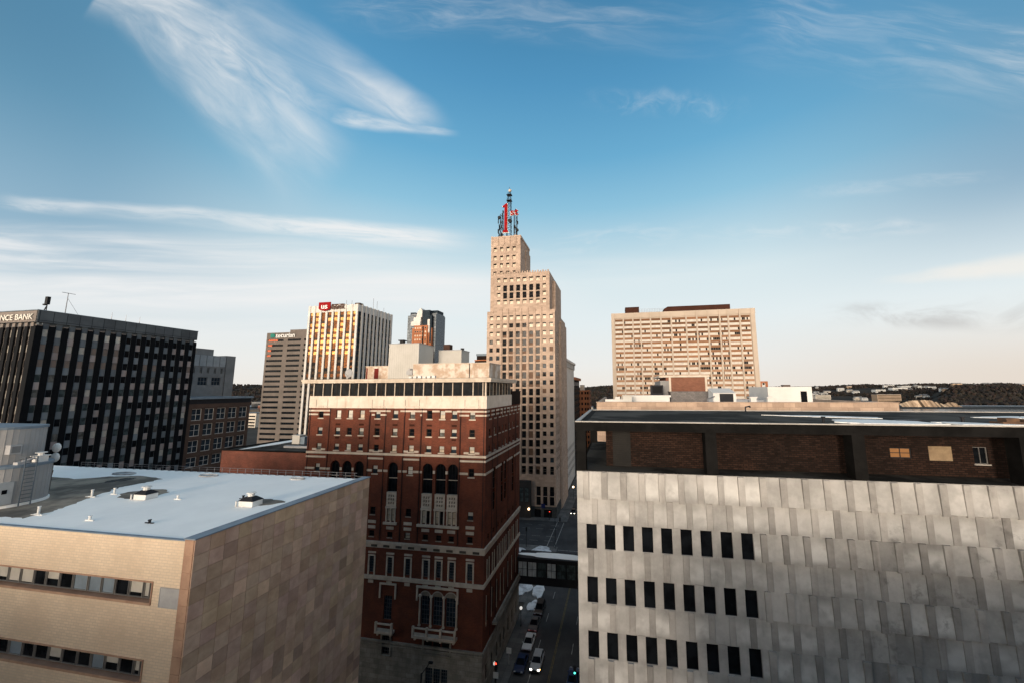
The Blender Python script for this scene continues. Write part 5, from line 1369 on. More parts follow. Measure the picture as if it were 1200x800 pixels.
# ------------------------------------------------------------------ slab apartment block, right
KY, KX0, KX1, KZ = 230.0, -1.8, 80.7, 96.0
r = thing('apartment_slab', 'wide peach apartment slab with white window bands and dark brown rooftop boxes', 'apartment block', (39, 240, 0))
fx = [720, 731, 742.6, 752, 764, 776.4, 788.6, 806, 818.4, 831.4, 844.4, 854, 867, 879]
fX = [KX0 + (p - 716) * .4911 for p in fx]
mb = MB(); mb.box(KX0, KX1, KY + .3, 250, 0, KZ - .3); mb.build('body', M_kell, r)
mb = MB(); mb.box(KX0, KX1 + .3, KY - .2, 250, KZ - 3.2, KZ); mb.build('top_band', M_kell, r)
for a, b in ((KX0, fX[0]), (fX[-1], KX1)):
    mb = MB(); mb.box(a, b, KY - .5, KY + .3, 0, KZ); mb.build('end_pier', M_kell, r)
for x in fX[1:-1]:
    mb = MB(); mb.box(x - .42, x + .42, KY - .8, KY + .3, 0, KZ - .5); mb.build('fin', M_kell, r)
fl = 2.83; wr = random.Random(77); variants = {}
sp_ = MB(); nobj = 0; rest = MB()
M_kwhite = mat('white_panel', (.66, .62, .56), rough=.35, fine=.06)
for k_ in range(30):
    z = KZ - 3.9 - fl * k_
    if z < 38: break
    for i in range(len(fX) - 1):
        a, b = fX[i] + .35, fX[i + 1] - .35
        v = wr.uniform(.85, 1.15)
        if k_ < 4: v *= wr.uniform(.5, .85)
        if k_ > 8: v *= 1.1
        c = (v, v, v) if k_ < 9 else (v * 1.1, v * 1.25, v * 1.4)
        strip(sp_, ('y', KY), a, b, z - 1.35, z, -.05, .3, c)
        t_ = MB(); n = 8 if b - a > 7 else 6
        dkp = .04 if k_ not in (9, 10, 11, 12, 13) else .12
        if i > 7 and k_ < 8: dkp = .14
        run = wr.random() < (.07 if k_ < 8 else .28)
        w = (b - a)
        for s_ in range(n):
            dk = wr.random() < (dkp if not run else .55)
            mm = 1 if dk else 0
            x0 = a + w * s_ / n; x1 = a + w * (s_ + 1) / n
            strip(t_, ('y', KY), x0 + .06, x1 - .06, z - fl + .02, z - 1.36, .05 if not dk else .15, .3, 1.0, mm)
        strip(t_, ('y', KY), a, b, z - fl - .0, z - fl + .05, .0, .3, 1, 0)
        if nobj < 100: t_.build('window_band', [M_kwhite, G_dark], r); nobj += 1
        else:
            o_ = len(rest.v); rest.v += t_.v; rest.f += [tuple(q + o_ for q in f) for f in t_.f]; rest.t += t_.t; rest.m += t_.m
kind(rest.build('window_band_grid', [M_kwhite, G_dark], r), 'stuff')
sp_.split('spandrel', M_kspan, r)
mb = MB(); mb.box(7.1, 15.5, 234, 244, KZ, 100.2); mb.box(7.0, 15.6, 233.9, 244.1, 100.2, 100.5); mb.build('rooftop_box', M_kdark, r)
mb = MB(); prof(mb, [(30.5, KZ), (68.8, KZ), (68.8, 99.9), (32.8, 99.9), (30.5, 98.6)], 234, 246); mb.build('rooftop_box', M_kdark, r)
mb = MB()
for i in range(15): mb.tube((15.8 + i, 234, KZ), (15.8 + i, 234, KZ + 3), .06, 4)
for z in (1.2, 2.1, 3.0): mb.tube((15.6, 234, KZ + z), (30.4, 234, KZ + z), .06, 4)
mb.build('roof_railing', M_steel, r)
mb = MB(); mb.box(16.5, 23, 236, 242, KZ, KZ + 1.3); mb.build('roof_unit', M_darkm, r)

# ------------------------------------------------------------------ rooftops just behind the concrete building
r = thing('tan_parapet_building', 'building behind the concrete block with a low tan stone parapet and snowy roof', 'building', (17, 70, 0))
M_tanst = mat('tan_stone', (.50, .37, .28), (.40, .29, .22), ns=.5, fine=.2, streak=.4, streak_c=(.26, .18, .14), brick=(1.4, .6, .015), mortar=(.30, .22, .17))
mb = MB(); mb.box(-2.9, 36, 56, 96, 0, 47.3); mb.box(-2.9, 36, 56, 56.5, 47.3, 48.0); mb.box(-2.9, -2.4, 56.5, 96, 47.3, 48.0); mb.box(35.5, 36, 56.5, 96, 47.3, 48.0); mb.build('wall', M_tanst, r)
mb = MB(); mb.box(-2.4, 35.5, 56.5, 95.9, 47.3, 47.38); mb.build('roof', M_snow, r)
mb = MB(); mb.box(-2.98, 36.1, 55.92, 56.56, 48.0, 48.1); mb.build('coping', M_tanst, r)
Yb_ = 70.0
t = thing('roof_penthouse', 'brown brick lift penthouse with white trim on the roof behind the concrete block', 'penthouse', (12, 74, 47.4))
mb = MB(); mb.box(8.9, 15.9, Yb_, 80, 47.4, 52.0); mb.build('wall', mat('umber_brick', (.24, .105, .065), (.19, .08, .05), ns=.4, brick=(.4, .14, .02), mortar=(.16, .09, .07), fine=.15), t)
mb = MB(); mb.box(7.9, 9.4, Yb_ - .2, 80, 47.4, 51.4); mb.build('side_bay', M_greyst, t)
mb = MB(); mb.box(7.7, 16.3, Yb_ - .3, 80.3, 52.0, 52.35); mb.box(9.4, 9.75, Yb_ - .12, Yb_ - .001, 49.4, 52.0); mb.box(15.55, 15.9, Yb_ - .12, Yb_ - .001, 49.4, 52.0); mb.build('trim', M_trim, t)
mb = MB(); mb.box(9.2, 18.4, Yb_ - 3, Yb_ - .32, 47.4, 49.35); mb.box(9.1, 18.5, Yb_ - 3.1, Yb_ - .25, 49.35, 49.5); mb.build('lower_block', mat('grey_block', (.20, .18, .17), (.16, .145, .14), ns=.5, brick=(.5, .25, .02), mortar=(.12, .11, .10)), t)
mb = MB(); mb.box(2.6, 8.6, 64, 66, 47.4, 48.6); mb.box(2.4, 8.8, 63.9, 66.1, 48.6, 48.9); tag(mb.build('roof_monitor', M_us), 'long low white-topped roof box left of the brown lift penthouse', 'roof box')
mb = MB(); mb.box(-1.8, 2.2, 62, 64, 47.4, 48.3); mb.box(-.2, .6, 61.8, 62.2, 48.3, 48.7); tag(mb.build('roof_monitor', M_us), 'short low white roof box at the left end behind the tan parapet', 'roof box')
mb = MB(); mb.box(1.0, 2.4, 60, 61.4, 47.4, 48.9); mb.box(.9, 2.5, 59.9, 61.5, 48.9, 49.0); tag(mb.build('air_handler', M_cream), 'small cream air handler at the left of the roof behind the tan parapet', 'air handler')
mb = MB(); mb.box(6.0, 8.0, 67, 69, 47.4, 50.6); mb.box(6.2, 7.8, 66.98, 67.0, 49.2, 50.4, .3); tag(mb.build('air_handler', M_darkm), 'dark louvred box against the left side of the brown penthouse', 'air handler')
t = thing('cooling_unit', 'white cooling unit with dark fan openings right of the brown penthouse', 'cooling unit', (16, 61, 47.4))
mb = MB(); mb.box(14.4, 17.6, 60, 63, 47.4, 49.3); mb.xprism([(60, 49.3), (63, 49.3), (63, 50.0)], 14.4, 17.6); mb.build('casing', M_us, t)
mb = MB(); mb.box(15.3, 17.2, 59.94, 60.0, 48.0, 49.2); mb.build('louvre', M_darkm, t)
mb = MB(); mb.tube((13.6, 60, 47.4), (13.6, 60, 48.4), .12); mb.tube((13.6, 60, 48.4), (14.6, 60, 48.8), .10); mb.build('pipe', M_steel, t)
mb = MB(); mb.box(17.8, 22.5, 62, 64, 47.4, 48.2); tag(mb.build('roof_duct', M_greym), 'low grey duct run between the cooling unit and the white penthouse', 'roof duct')
for x, lb in ((22.3, 'small white roof vent nearest the white penthouse'), (20.0, 'small grey roof vent between the cooling unit and the white penthouse')):
    mb = MB(); mb.box(x - .4, x + .4, 60, 60.8, 47.4, 48.6); mb.box(x - .55, x + .55, 59.85, 60.95, 48.6, 48.75); tag(mb.build('roof_vent', M_us if 'white' in lb else M_greym), lb, 'roof vent')
t = thing('white_penthouse', 'plain white rooftop penthouse with a dark door opening at its right end', 'penthouse', (26, 66, 47.4))
mb = MB(); mb.box(23.3, 29.5, 63.5, 72, 47.38, 50.2); mb.build('wall', M_us, t)
mb = MB(); mb.box(27.9, 28.75, 63.45, 63.5, 47.5, 49.5); mb.build('door', G_black, t)
mb = MB(); mb.box(26.2, 27.2, 65, 66, 50.2, 50.5); mb.build('vent', M_brownst, t)
r = thing('narrow_brick_tower', 'narrow orange brick building with a white window stripe right of the apartment slab', 'building', (93, 265, 0))
mb = MB(); mb.box(89.8, 95.8, 260, 272, 0, 54.4); mb.build('wall', M_orange, r)
mb = MB(); mb.box(92.2, 94.2, 259.9, 260.0, 20, 53); mb.build('stripe', M_us, r)
windows(r, ('y', 259.9), [(92.5, 93.9, z, z + 1.5, G_dark, 0.0) for z in range(22, 53, 3)], -.02, (.1, 1, 1), G_dark, M_us)
# ------------------------------------------------------------------ skyway bridge
r = thing('skyway_bridge', 'enclosed dark glazed footbridge crossing over the street with snow on its roof', 'footbridge', (-13, 86.5, 7.9))
G_daylit = glass('pale_bridge_glass', (.55, .60, .62), rough=.2, c2=(.40, .45, .48))  # pale diffuse colour stands in for reflected and see-through brightness
sx0, sx1, sy0, sy1 = -22.5, -2.95, 84.5, 88.3
mb = MB(); mb.box(sx0, sx1, sy0, sy1, 7.9, 9.4); mb.build('deck_girder', M_concd if False else M_darkm, r)
mb = MB(); mb.box(sx0, sx1, sy0 - .1, sy1 + .1, 12.5, 13.3); mb.build('roof_girder', M_darkm, r)
for i in range(9):
    a = sx0 + .12 + i * (sx1 - sx0 - .24) / 9; b = a + (sx1 - sx0 - .24) / 9
    windows(r, ('y', sy0), [(a + .06, b - .06, 9.4, 12.5, G_daylit if i in (0, 1, 3) else G_teal, 0.0)], .15, (.10, 2, 2), G_blue, M_darkm, split=True)
mb = MB(); mb.box(sx0, sx1, sy1 - .2, sy1, 9.4, 12.5); mb.build('rear_glazing', G_blue, r)
snow_patch(-12.8, 86.2, 9.4, 1.3, 13.302, 61, 'thin layer of snow on the footbridge roof', M_snow, .05)

# ------------------------------------------------------------------ street snow
M_slush = mat('street_snow', (.66, .67, .68), (.30, .30, .31), ns=.7, rough=.85, bump=.4, bscale=2.5, fine=.2, lo=.40, hi=.72)
for i, (x, y, rx, ry, lb, mt) in enumerate((
    (-24.6, 98.3, 2.4, 3.6, 'clean snow patch on the plaza just past the footbridge', M_slush),
    (-20.4, 97.4, 1.3, 3.6, 'dirty snow bank at the kerb past the footbridge', M_slush),
    (-20.4, 90.8, 1.2, 2.2, 'dirty snow heap on the kerb behind the parked cars', M_slush),
    (-24.2, 120.5, 2.6, 3.0, 'snow bank at the street corner by the crossing', M_slush),
    (-31.5, 119.5, 2.5, 1.3, 'thin snow patch along the plaza edge', M_slush))):
    o = blob(x, y, rx, ry, .13, seed=70 + i, h=.22); kind(o.build('snow_patch', mt), 'stuff')

# ------------------------------------------------------------------ cars
M_tyre = mat('tyre_rubber', (.02, .02, .02), rough=.8, fine=.1)
G_car = glass('car_glass', (.012, .014, .018), rough=.05)
M_hl = mat('headlight_on', (.9, .9, .8), emit=(1, .93, .78), estr=6, fine=0)
M_hlo = mat('headlight_off', (.55, .56, .58), rough=.2, fine=0)
M_tl = mat('taillight', (.35, .01, .01), emit=(1, .05, .03), estr=.6, rough=.3, fine=0)
M_tlo = mat('taillight_on', (.5, .02, .02), emit=(1, .06, .03), estr=8, fine=0)
M_amb = mat('amber_lamp', (.6, .25, .05), emit=(1, .45, .1), estr=5, fine=0)
def paint(n, c): return mat(n, c, rough=.3, spec=.35, fine=.03)
def car(label, loc, rz, body, L=4.6, W=1.85, Hh=1.5, suv=False, lights=False, tails=False, group=None, name='parked_car'):
    """built along +y = nose, root at ground; rz turns it"""
    t = thing(name, label, 'car', (0, 0, 0), group); w = W / 2
    bz = .78 if not suv else .95
    prof = [(-L / 2, .38), (-L / 2 + .1, .30), (L / 2 - .15, .28), (L / 2, .42), (L / 2 - .05, bz - .18), (L / 2 - .35, bz - .06), (L / 2 - 1.25, bz + .04), (-L / 2 + .75, bz + .08), (-L / 2 + .05, bz)]
    mb = MB(); mb.xprism(prof, -w + .05, w - .05)
    for s_ in (-1, 1): mb.xprism([(p[0] * .97, .34 + (p[1] - .34) * .86) for p in prof], s_ * (w - .05), s_ * w) if s_ > 0 else mb.xprism([(p[0] * .97, .34 + (p[1] - .34) * .86) for p in prof], -w, -w + .05)
    bo = mb.build('body', body, t, (0, 0, 0))
    y0, y1 = (-L / 2 + (.25 if suv else .75), L / 2 - 1.35); yt0, yt1 = y0 + (.3 if suv else .65), y1 - .75
    def ring(y, z, hw): return [(-hw, y, z), (hw, y, z)]
    mb = MB()
    b4 = [(-w + .1, y0, bz + .03), (w - .1, y0, bz + .03), (w - .1, y1, bz + .03), (-w + .1, y1, bz + .03)]
    t4 = [(-w + .28, yt0, Hh - .06), (w - .28, yt0, Hh - .06), (w - .28, yt1, Hh - .06), (-w + .28, yt1, Hh - .06)]
    for i in range(4): mb.poly([b4[i], b4[(i + 1) % 4], t4[(i + 1) % 4], t4[i]])
    mb.build('windscreen_and_windows', G_car, t, (0, 0, 0))
    mb = MB(); mb.box(-w + .26, w - .26, yt0 - .03, yt1 + .03, Hh - .06, Hh)
    for i in range(4): mb.tube(b4[i], t4[i], .045, 5)
    for s_ in (-1, 1): mb.tube((s_ * (w - .09), (y0 + y1) / 2, bz), (s_ * (w - .27), (yt0 + yt1) / 2, Hh - .05), .045, 5)
    mb.build('roof', body, t, (0, 0, 0))
    for sx in (-1, 1):
        for y in (-L / 2 + .85, L / 2 - .85):
            mb = MB(); mb.tube((sx * (w - .16), y, .33), (sx * (w + .012), y, .33), .33, 14); wh = mb.build('wheel', M_tyre, t, (0, 0, 0))
            mb = MB(); mb.tube((sx * (w + .013), y, .33), (sx * (w + .02), y, .33), .19, 10); mb.build('rim', M_alum, wh, (0, 0, 0))
        mb = MB(); mb.box(sx * (w - .10), sx * (w - .48), L / 2 - .10, L / 2 + .012, bz - .30, bz - .14); mb.build('headlight', M_hl if lights else M_hlo, t, (0, 0, 0))
        mb = MB(); mb.box(sx * (w - .06), sx * (w - .36), -L / 2 - .012, -L / 2 + .1, bz - .22, bz - .06); mb.build('taillight', M_tlo if tails else M_tl, t, (0, 0, 0))
        mb = MB(); mb.box(sx * (w - .02), sx * (w + .17), L / 2 - 1.5, L / 2 - 1.36, bz + .03, bz + .17); mb.build('mirror', body, t, (0, 0, 0))
    mb = MB(); mb.box(-w + .5, w - .5, L / 2 - .06, L / 2 + .015, .42, bz - .30); mb.build('grille', M_darkm, t, (0, 0, 0))
    if lights:
        mb = MB(); mb.box(-w - .03, -w + .12, L / 2 - .32, L / 2 - .18, bz - .28, bz - .16); mb.build('turn_signal', M_amb, t, (0, 0, 0))
    t.location = loc; t.rotation_euler = (0, 0, rz)
    return t
PI = math.pi
P_sil, P_whi, P_blu, P_blk, P_gry = paint('silver_paint', (.42, .43, .44)), paint('white_car_paint', (.62, .63, .64)), paint('navy_paint', (.012, .03, .085)), paint('black_paint', (.012, .013, .015)), paint('grey_car_paint', (.09, .095, .10))
gp_ = 'cars parked along the left kerb'
car('silver hatchback driving down the middle of the street with its headlights on', (-15.6, 73.2, .0), PI, P_sil, 4.7, 1.95, 1.62, True, True, False, None, 'moving_car')
car('white car parked at the left kerb with red tail lights', (-18.35, 78.3, .0), PI, P_whi, 4.8, 1.9, 1.5, False, False, True, gp_)
car('dark blue car parked at the kerb in front of the white car', (-18.4, 72.4, .0), PI, P_blu, 4.6, 1.85, 1.5, False, False, False, gp_)
car('dark navy car parked directly behind the white car', (-18.5, 84.0, .0), PI, P_gry, 4.7, 1.85, 1.48, False, False, False, gp_)
car('black van with snowy bonnet parked behind the other cars', (-18.45, 89.4, .0), PI, P_blk, 4.8, 1.95, 1.85, True, False, False, gp_)
car('dark blue car waiting at the near right kerb', (-8.7, 70.6, .0), 0, P_blu, 4.6, 1.85, 1.5, False, False, True, None, 'moving_car')
gf = 'cars approaching on the far part of the street'
car('car coming up the street beside the limestone tower with headlights on', (-22.0 + 3.5, 157.5, 0), PI, P_blk, 4.6, 1.85, 1.5, False, True, False, gf, 'moving_car')
car('far car with headlights on, well beyond the limestone tower corner', (-18.2, 186, 0), PI, P_gry, 4.6, 1.85, 1.5, False, True, False, gf, 'moving_car')

# ------------------------------------------------------------------ street furniture
M_globe = mat('lamp_globe', (.85, .85, .80), emit=(1, .97, .9), estr=.55, fine=0)
M_lred = mat('red_signal', (.5, .02, .02), emit=(1, .06, .03), estr=3, fine=0)
M_lgrn = mat('green_signal', (.05, .5, .4), emit=(.1, 1, .75), estr=2.5, fine=0)
M_lwarm = mat('warm_lamp', (.9, .6, .3), emit=(1, .7, .4), estr=5, fine=0)
def globe_lamp(x, y, label, h=3.4):
    t = thing('globe_street_lamp', label, 'street lamp', (x, y, .14), 'white globe lamps on the left pavement')
    mb = MB(); mb.tube((x, y, .14), (x, y, .5), .14, 8); mb.tube((x, y, .5), (x, y, h), .07, 8); mb.build('post', M_darkm, t)
    mb = MB(); mb.ball((x, y, h + .28), .32, 12); mb.build('globe', M_globe, t)
globe_lamp(-21.6, 66.9, 'white globe lamp on the pavement near the corner of the brick block'); globe_lamp(-21.3, 83.3, 'white globe lamp farther along the pavement, near the footbridge')
def signal(x, y, h, label, lit, arm=0.0, sign=None, z0=.14):
    t = thing('traffic_signal', label, 'traffic signal', (x, y, z0))
    mb = MB(); mb.tube((x, y, z0), (x, y, h), .09, 8)
    if arm: mb.tube((x, y, h - .2), (x + arm, y, h), .07, 6)
    mb.build('pole', M_darkm, t)
    hx = x + arm
    mb = MB(); mb.box(hx - .22, hx + .22, y - .18, y + .18, h - 1.1, h + .1); hd = mb.build('signal_head', M_darkm, t)
    for i, nm in enumerate(('red', 'amber', 'green')):
        mb = MB(); z = h - .12 - i * .36; mb.tube((hx, y - .22, z), (hx, y - .18, z), .15, 10)
        mb.build('lens', (M_lred if nm == 'red' and lit == 'red' else M_lgrn if nm == 'green' and lit == 'green' else M_darkm), hd)
    if sign:
        mb = MB(); mb.box(x - .45, x + .45, y - .14, y - .10, h - 2.4, h - 1.45); mb.build('sign_plate', M_wsign, t)
signal(-21.2, 66.2, 4.4, 'traffic signal showing red above a white plate at the corner of the brick block', 'red', 0, True)
signal(-8.0, 67.2, 4.6, 'traffic signal showing green at the right kerb beside the concrete building', 'green')
signal(-20.3, 122.5, 9.5, 'tall signal pole at the crossing past the footbridge', 'none', 1.6)
signal(-26.5, 147.4, 3.4, 'traffic signal showing red in front of the limestone tower', 'red')
signal(-29.6, 122.3, 6.0, 'signal pole at the plaza corner left of the crossing', 'none', 0)
mb = MB(); mb.tube((-20.7, 72.2, .14), (-20.7, 72.2, 2.3), .04, 6); mb.box(-21.15, -20.25, 72.1, 72.16, 2.0, 2.95)
tag(mb.build('street_sign', M_wsign), 'blank white square sign on a thin post along the left pavement', 'sign')
t = thing('street_lamp', 'dark street lamp with slanted arm in front of the brick block', 'street lamp', (-31.8, 60.6, .14))
mb = MB(); mb.tube((-31.8, 60.6, .14), (-31.8, 60.6, 5.2), .10, 8); mb.tube((-31.8, 60.6, 5.0), (-30.4, 60.6, 6.9), .08, 6); mb.build('pole', M_darkm, t)
mb = MB(); mb.box(-30.6, -29.9, 60.45, 60.75, 6.8, 7.05); mb.build('lamp_head', M_darkm, t)
mb = MB(); mb.tube((-29.9, 147.6, .14), (-29.9, 147.6, 6.2), .05, 6); tpole = mb
t = thing('flagpole', 'short pole with a dark blue flag before the limestone tower entrance', 'flag', (-29.9, 147.6, .14)); mb.build('pole', M_steel, t)
mb = MB()
for i in range(6): x0 = -29.85 + i * .25; mb.poly([(x0, 147.6 + .1 * math.sin(i * 1.4), 4.4), (x0 + .25, 147.6 + .1 * math.sin((i + 1) * 1.4), 4.3), (x0 + .25, 147.6 + .1 * math.sin((i + 1) * 1.4), 5.9), (x0, 147.6 + .1 * math.sin(i * 1.4), 6.0)])
mb.build('flag', mat('navy_cloth', (.02, .03, .12), fine=.1), t)
def wall_lamp(x, y, z, label):
    mb = MB(); mb.ball((x, y, z), .42, 10); mb.box(x - .06, x + .06, y, y + 1.2, z - .06, z + .06); tag(mb.build('entrance_lamp', M_lwarm), label, 'lamp')
wall_lamp(-34.9, 148.0, 3.6, 'lit lamp at the dark entrance beside the limestone tower')
for i, (y, h, lb) in enumerate(((176, 5.2, 'lit street lamp on the right pavement far down the street'), (214, 5.5, 'small lit street lamp farthest down the street'))):
    t = thing('street_lamp', lb, 'street lamp', (-20.6, y, .14))
    mb = MB(); mb.tube((-20.6, y, .14), (-20.6, y, h), .08, 6); mb.build('pole', M_darkm, t)
    mb = MB(); mb.ball((-20.6, y, h + .3), .42, 10); mb.build('globe', M_lwarm, t)

# ------------------------------------------------------------------ far city, valley, bluffs and wooded hills
hr = random.Random(2024)
def hillmesh(x0, x1, y0, y1, nx, ny, fz):
    mb = MB(); 
    P = [[(x0 + (x1 - x0) * i / nx, y0 + (y1 - y0) * j / ny) for i in range(nx + 1)] for j in range(ny + 1)]
    Zs = [[fz(*P[j][i]) for i in range(nx + 1)] for j in range(ny + 1)]
    for j in range(ny):
        for i in range(nx):
            mb.poly([(*P[j][i], Zs[j][i]), (*P[j][i + 1], Zs[j][i + 1]), (*P[j + 1][i + 1], Zs[j + 1][i + 1]), (*P[j + 1][i], Zs[j + 1][i])])
    return mb
def sm(a, b, x): t = min(max((x - a) / (b - a), 0), 1); return t * t * (3 - 2 * t)
def hz(x, y):
    az = x / max(y, 1)
    top = 52 + 8 * math.sin(x * .004 + 1) + 5 * math.sin(x * .011 + y * .003) + 3 * math.sin(x * .027 + y * .01)
    foot = 1500 if az > .3 else 1350
    if az < -.2: top += 25
    rise = sm(foot, foot + 900, y + 90 * math.sin(x * .006))
    if .72 < az < .95:      # nearer dark wooded spur in the south east
        rise = max(rise, sm(.70, .76, az) * (1 - sm(.86, .97, az)) * sm(1350, 1500, y) * .92)
    return -1 + (top + 1) * rise
M_hill = mat('hill_ground', (.055, .045, .036), (.03, .027, .024), ns=.01, fine=.5, bscale=.04, rough=.95)
kind(hillmesh(-4200, 4200, 1250, 4800, 110, 50, hz).build('hills', M_hill, smooth=True), 'structure')
M_tree = mat('bare_woods', (.040, .033, .028), (.022, .022, .021), ns=.02, fine=.3, bscale=.3, rough=1.0, spec=.1)
def woods(n, xr, yr, test, smin, smax, label, seed):
    q = random.Random(seed); mb = MB(); k_ = 0
    while k_ < n:
        y = q.uniform(*yr); a = q.uniform(*xr); x = a * y
        if not test(x, y, q): continue
        k_ += 1
        z = hz(x, y) if y > 1250 else 0; s_ = q.uniform(smin, smax); h = s_ * q.uniform(.9, 1.5); tn = q.uniform(.7, 1.25)
        c = (tn * q.uniform(.9, 1.25), tn, tn * q.uniform(.85, 1.1))
        m_ = 6; top = (x + q.uniform(-.2, .2) * s_, y, z + h * 1.6)
        ring = [(x + s_ * q.uniform(.7, 1.2) * math.cos(6.283 * i / m_), y + s_ * q.uniform(.7, 1.2) * math.sin(6.283 * i / m_), z + h * q.uniform(.55, 1.1)) for i in range(m_)]
        base = [(x + s_ * .5 * math.cos(6.283 * i / m_), y + s_ * .5 * math.sin(6.283 * i / m_), z - 1) for i in range(m_)]
        for i in range(m_):
            j = (i + 1) % m_
            mb.poly([ring[i], ring[j], top], c); mb.poly([base[i], base[j], ring[j], ring[i]], c)
    o = kind(mb.build('woods', M_tree), 'stuff'); o['label'] = label; o['category'] = 'woods'
woods(17000, (.28, 1.35), (1380, 3000), lambda x, y, q: hz(x, y) > 3 and (math.sin(x * .012) * math.sin(y * .011 + 1) > -.25 or .74 < x / y < .93) and q.random() < .9, 2.4, 5.2, 'dark bare woods over the hills beyond the river', 1)
woods(3500, (-1.75, -.9), (1100, 3000), lambda x, y, q: True, 3.5, 7, 'brown bare woods on the horizon at the left', 2)
woods(2500, (-.22, .02), (1000, 3000), lambda x, y, q: True, 3.5, 7, 'brown woods beyond the end of the street', 3)
woods(900, (.5, 1.3), (1240, 1330), lambda x, y, q: True, 3, 5, 'belt of low dark trees across the river flats', 4)
# river flat
mb = MB(); mb.poly([(350, 880, .03), (1800, 880, .03), (1800, 1020, .03), (350, 1020, .03)])
kind(mb.build('river', glass('river_water', (.05, .06, .065), rough=.15, wave=.05, scale=.2)), 'structure')
mb = MB(); mb.poly([(300, 1190, .05), (1900, 1190, .05), (1900, 1240, .05), (300, 1240, .05)]); kind(mb.build('snow_field', M_snowd), 'structure')
mb = MB(); mb.poly([(-2400, 950, .05), (-1100, 950, .05), (-1100, 1060, .05), (-2400, 1060, .05)]); kind(mb.build('snow_field', M_snowd), 'structure')
mb = MB(); mb.poly([(-330, 700, .05), (-60, 700, .05), (-60, 900, .05), (-330, 900, .05)]); kind(mb.build('snow_field', M_snowd), 'structure')
# bluffs
M_bluff = mat('sandstone_bluff', (.62, .48, .34), (.40, .29, .20), ns=.05, fine=.2, bscale=.2)
def bluff(x0, x1, y, h, label, seed):
    q = random.Random(seed); mb = MB(); n = 44; f = []
    for i in range(n + 1):
        x = x0 + (x1 - x0) * i / n; e = min(i, n - i) / 3
        f.append((x, y + q.uniform(-4, 4), max(h * min(1, .35 + .3 * e / 2) * q.uniform(.9, 1.06), 1)))
    for i in range(n):
        a, b = f[i], f[i + 1]; v = q.choice((.25, .7, 1.0, 1.15, .9))
        mb.poly([(a[0], a[1] - 14, -1), (b[0], b[1] - 14, -1), (b[0], b[1], b[2]), (a[0], a[1], a[2])], v)
        mb.poly([(a[0], a[1], a[2]), (b[0], b[1], b[2]), (b[0], y + 45, b[2] * .8), (a[0], y + 45, a[2] * .8)], .05)
    o = mb.build('bluff', M_bluff); kind(o, 'structure')
bluff(738, 842, 1150, 17, '', 1); bluff(850, 880, 1160, 11, '', 3)
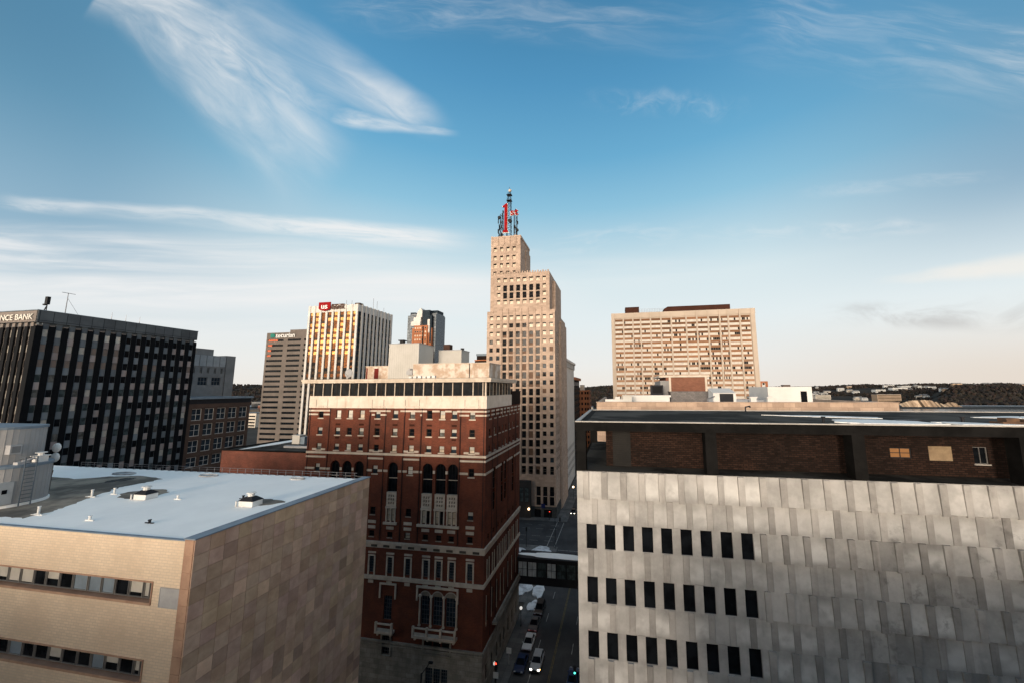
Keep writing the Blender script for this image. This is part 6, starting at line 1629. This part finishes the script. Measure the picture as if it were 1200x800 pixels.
# scattered far buildings, one by one
M_far = [mat('far_cream', (.62, .56, .48), fine=.1, ns=.05), mat('far_tan', (.42, .31, .22), fine=.1, ns=.05), mat('far_white', (.72, .72, .70), fine=.05, ns=.05), mat('far_red', (.26, .12, .08), fine=.1, ns=.05), mat('far_grey', (.22, .22, .22), fine=.1, ns=.05)]
def far_building(x, y, w, d, h, mt, label, nm='far_building', gable=False, z=None, group=None, cat='building'):
    z = (hz(x, y) if y > 1250 else 0) if z is None else z
    r = thing(nm, label, cat, (x, y, z), group)
    mb = MB(); mb.box(x - w / 2, x + w / 2, y - d / 2, y + d / 2, z - 3, z + h); mb.build('wall', mt, r)
    mb = MB()
    if gable: mb.xprism([(y - d / 2 - .4, z + h + .01), (y + d / 2 + .4, z + h + .01), (y, z + h + d * .35)], x - w / 2 - .4, x + w / 2 + .4); mb.build('roof', M_far[4], r)
    else: mb.box(x - w / 2 - .3, x + w / 2 + .3, y - d / 2 - .3, y + d / 2 + .3, z + h + .01, z + h + .8); mb.build('roof', M_snow if (int(x) % 2) else M_far[4], r)
    mb = MB()
    for j in range(max(1, int(h / 4.2))): mb.box(x - w / 2 + 1.2, x + w / 2 - 1.2, y - d / 2 - .06, y - d / 2 - .001, z + 1.4 + j * 4.2, z + 3.2 + j * 4.2)
    mb.build('window_row', G_dark, r)
q = random.Random(91)
for i in range(70):      # houses on the hills to the right
    a = q.uniform(.44, .92) if i % 4 else q.uniform(.9, 1.15); y = q.uniform(1600, 2350); x = a * y
    far_building(x, y, q.uniform(12, 34), q.uniform(9, 14), q.uniform(7, 12), q.choice((M_far[0], M_far[2], M_far[2], M_far[1])), 'small pale house among the bare trees on the hills across the river', 'hill_house', True, None, 'houses on the hills across the river', 'house')
far_building(690, 1430, 46, 30, 22, M_far[0], 'long beige block at the foot of the wooded hills, left of the bluffs', z=4)
far_building(690, 1210, 56, 26, 9, M_far[1], 'long low tan shed beyond the parapet end', z=2)
far_building(780, 1260, 60, 26, 26, M_far[1], 'long tan shed on top of the sandstone bluff', z=4)
for i, (x, y, w) in enumerate(((1290, 2000, 60), (1370, 2050, 80), (1180, 1950, 40), (1460, 2080, 50))):
    far_building(x, y, w, 30, 11, M_far[2], 'white commercial shed on the crest of the far hill', 'hill_shed', False, None, 'white sheds on the far hill', 'shed')
for i in range(26):      # flat city blocks at the left
    a = -1.62 + .62 * q.random(); y = q.uniform(420, 1050); x = a * y
    far_building(x, y, q.uniform(25, 60), q.uniform(20, 40), q.uniform(7, 20), q.choice(M_far), 'low flat-roofed city building in the distance between the left-hand towers', 'city_block', False, None, 'low buildings in the distance at the left')
for i in range(16):
    a = -.155 + .13 * q.random(); y = q.uniform(420, 980); x = a * y
    far_building(x, y, q.uniform(20, 45), q.uniform(20, 40), q.uniform(7, 17), q.choice(M_far), 'low flat-roofed city building in the distance beyond the end of the street', 'city_block', False, None, 'low buildings in the distance beyond the street')
t = thing('water_tower', 'small round water tower on the horizon at the right', 'water tower', (1372, 2015, hz(1372, 2015)))
z = hz(1372, 2015); mb = MB(); mb.ball((1372, 2015, z + 14), 9.5, 14, sq=(1, 1, .8)); mb.build('tank', M_far[4], t); mb = MB(); mb.tube((1372, 2015, z - 2), (1372, 2015, z + 8), 2.2, 10); mb.build('stem', M_far[4], t)
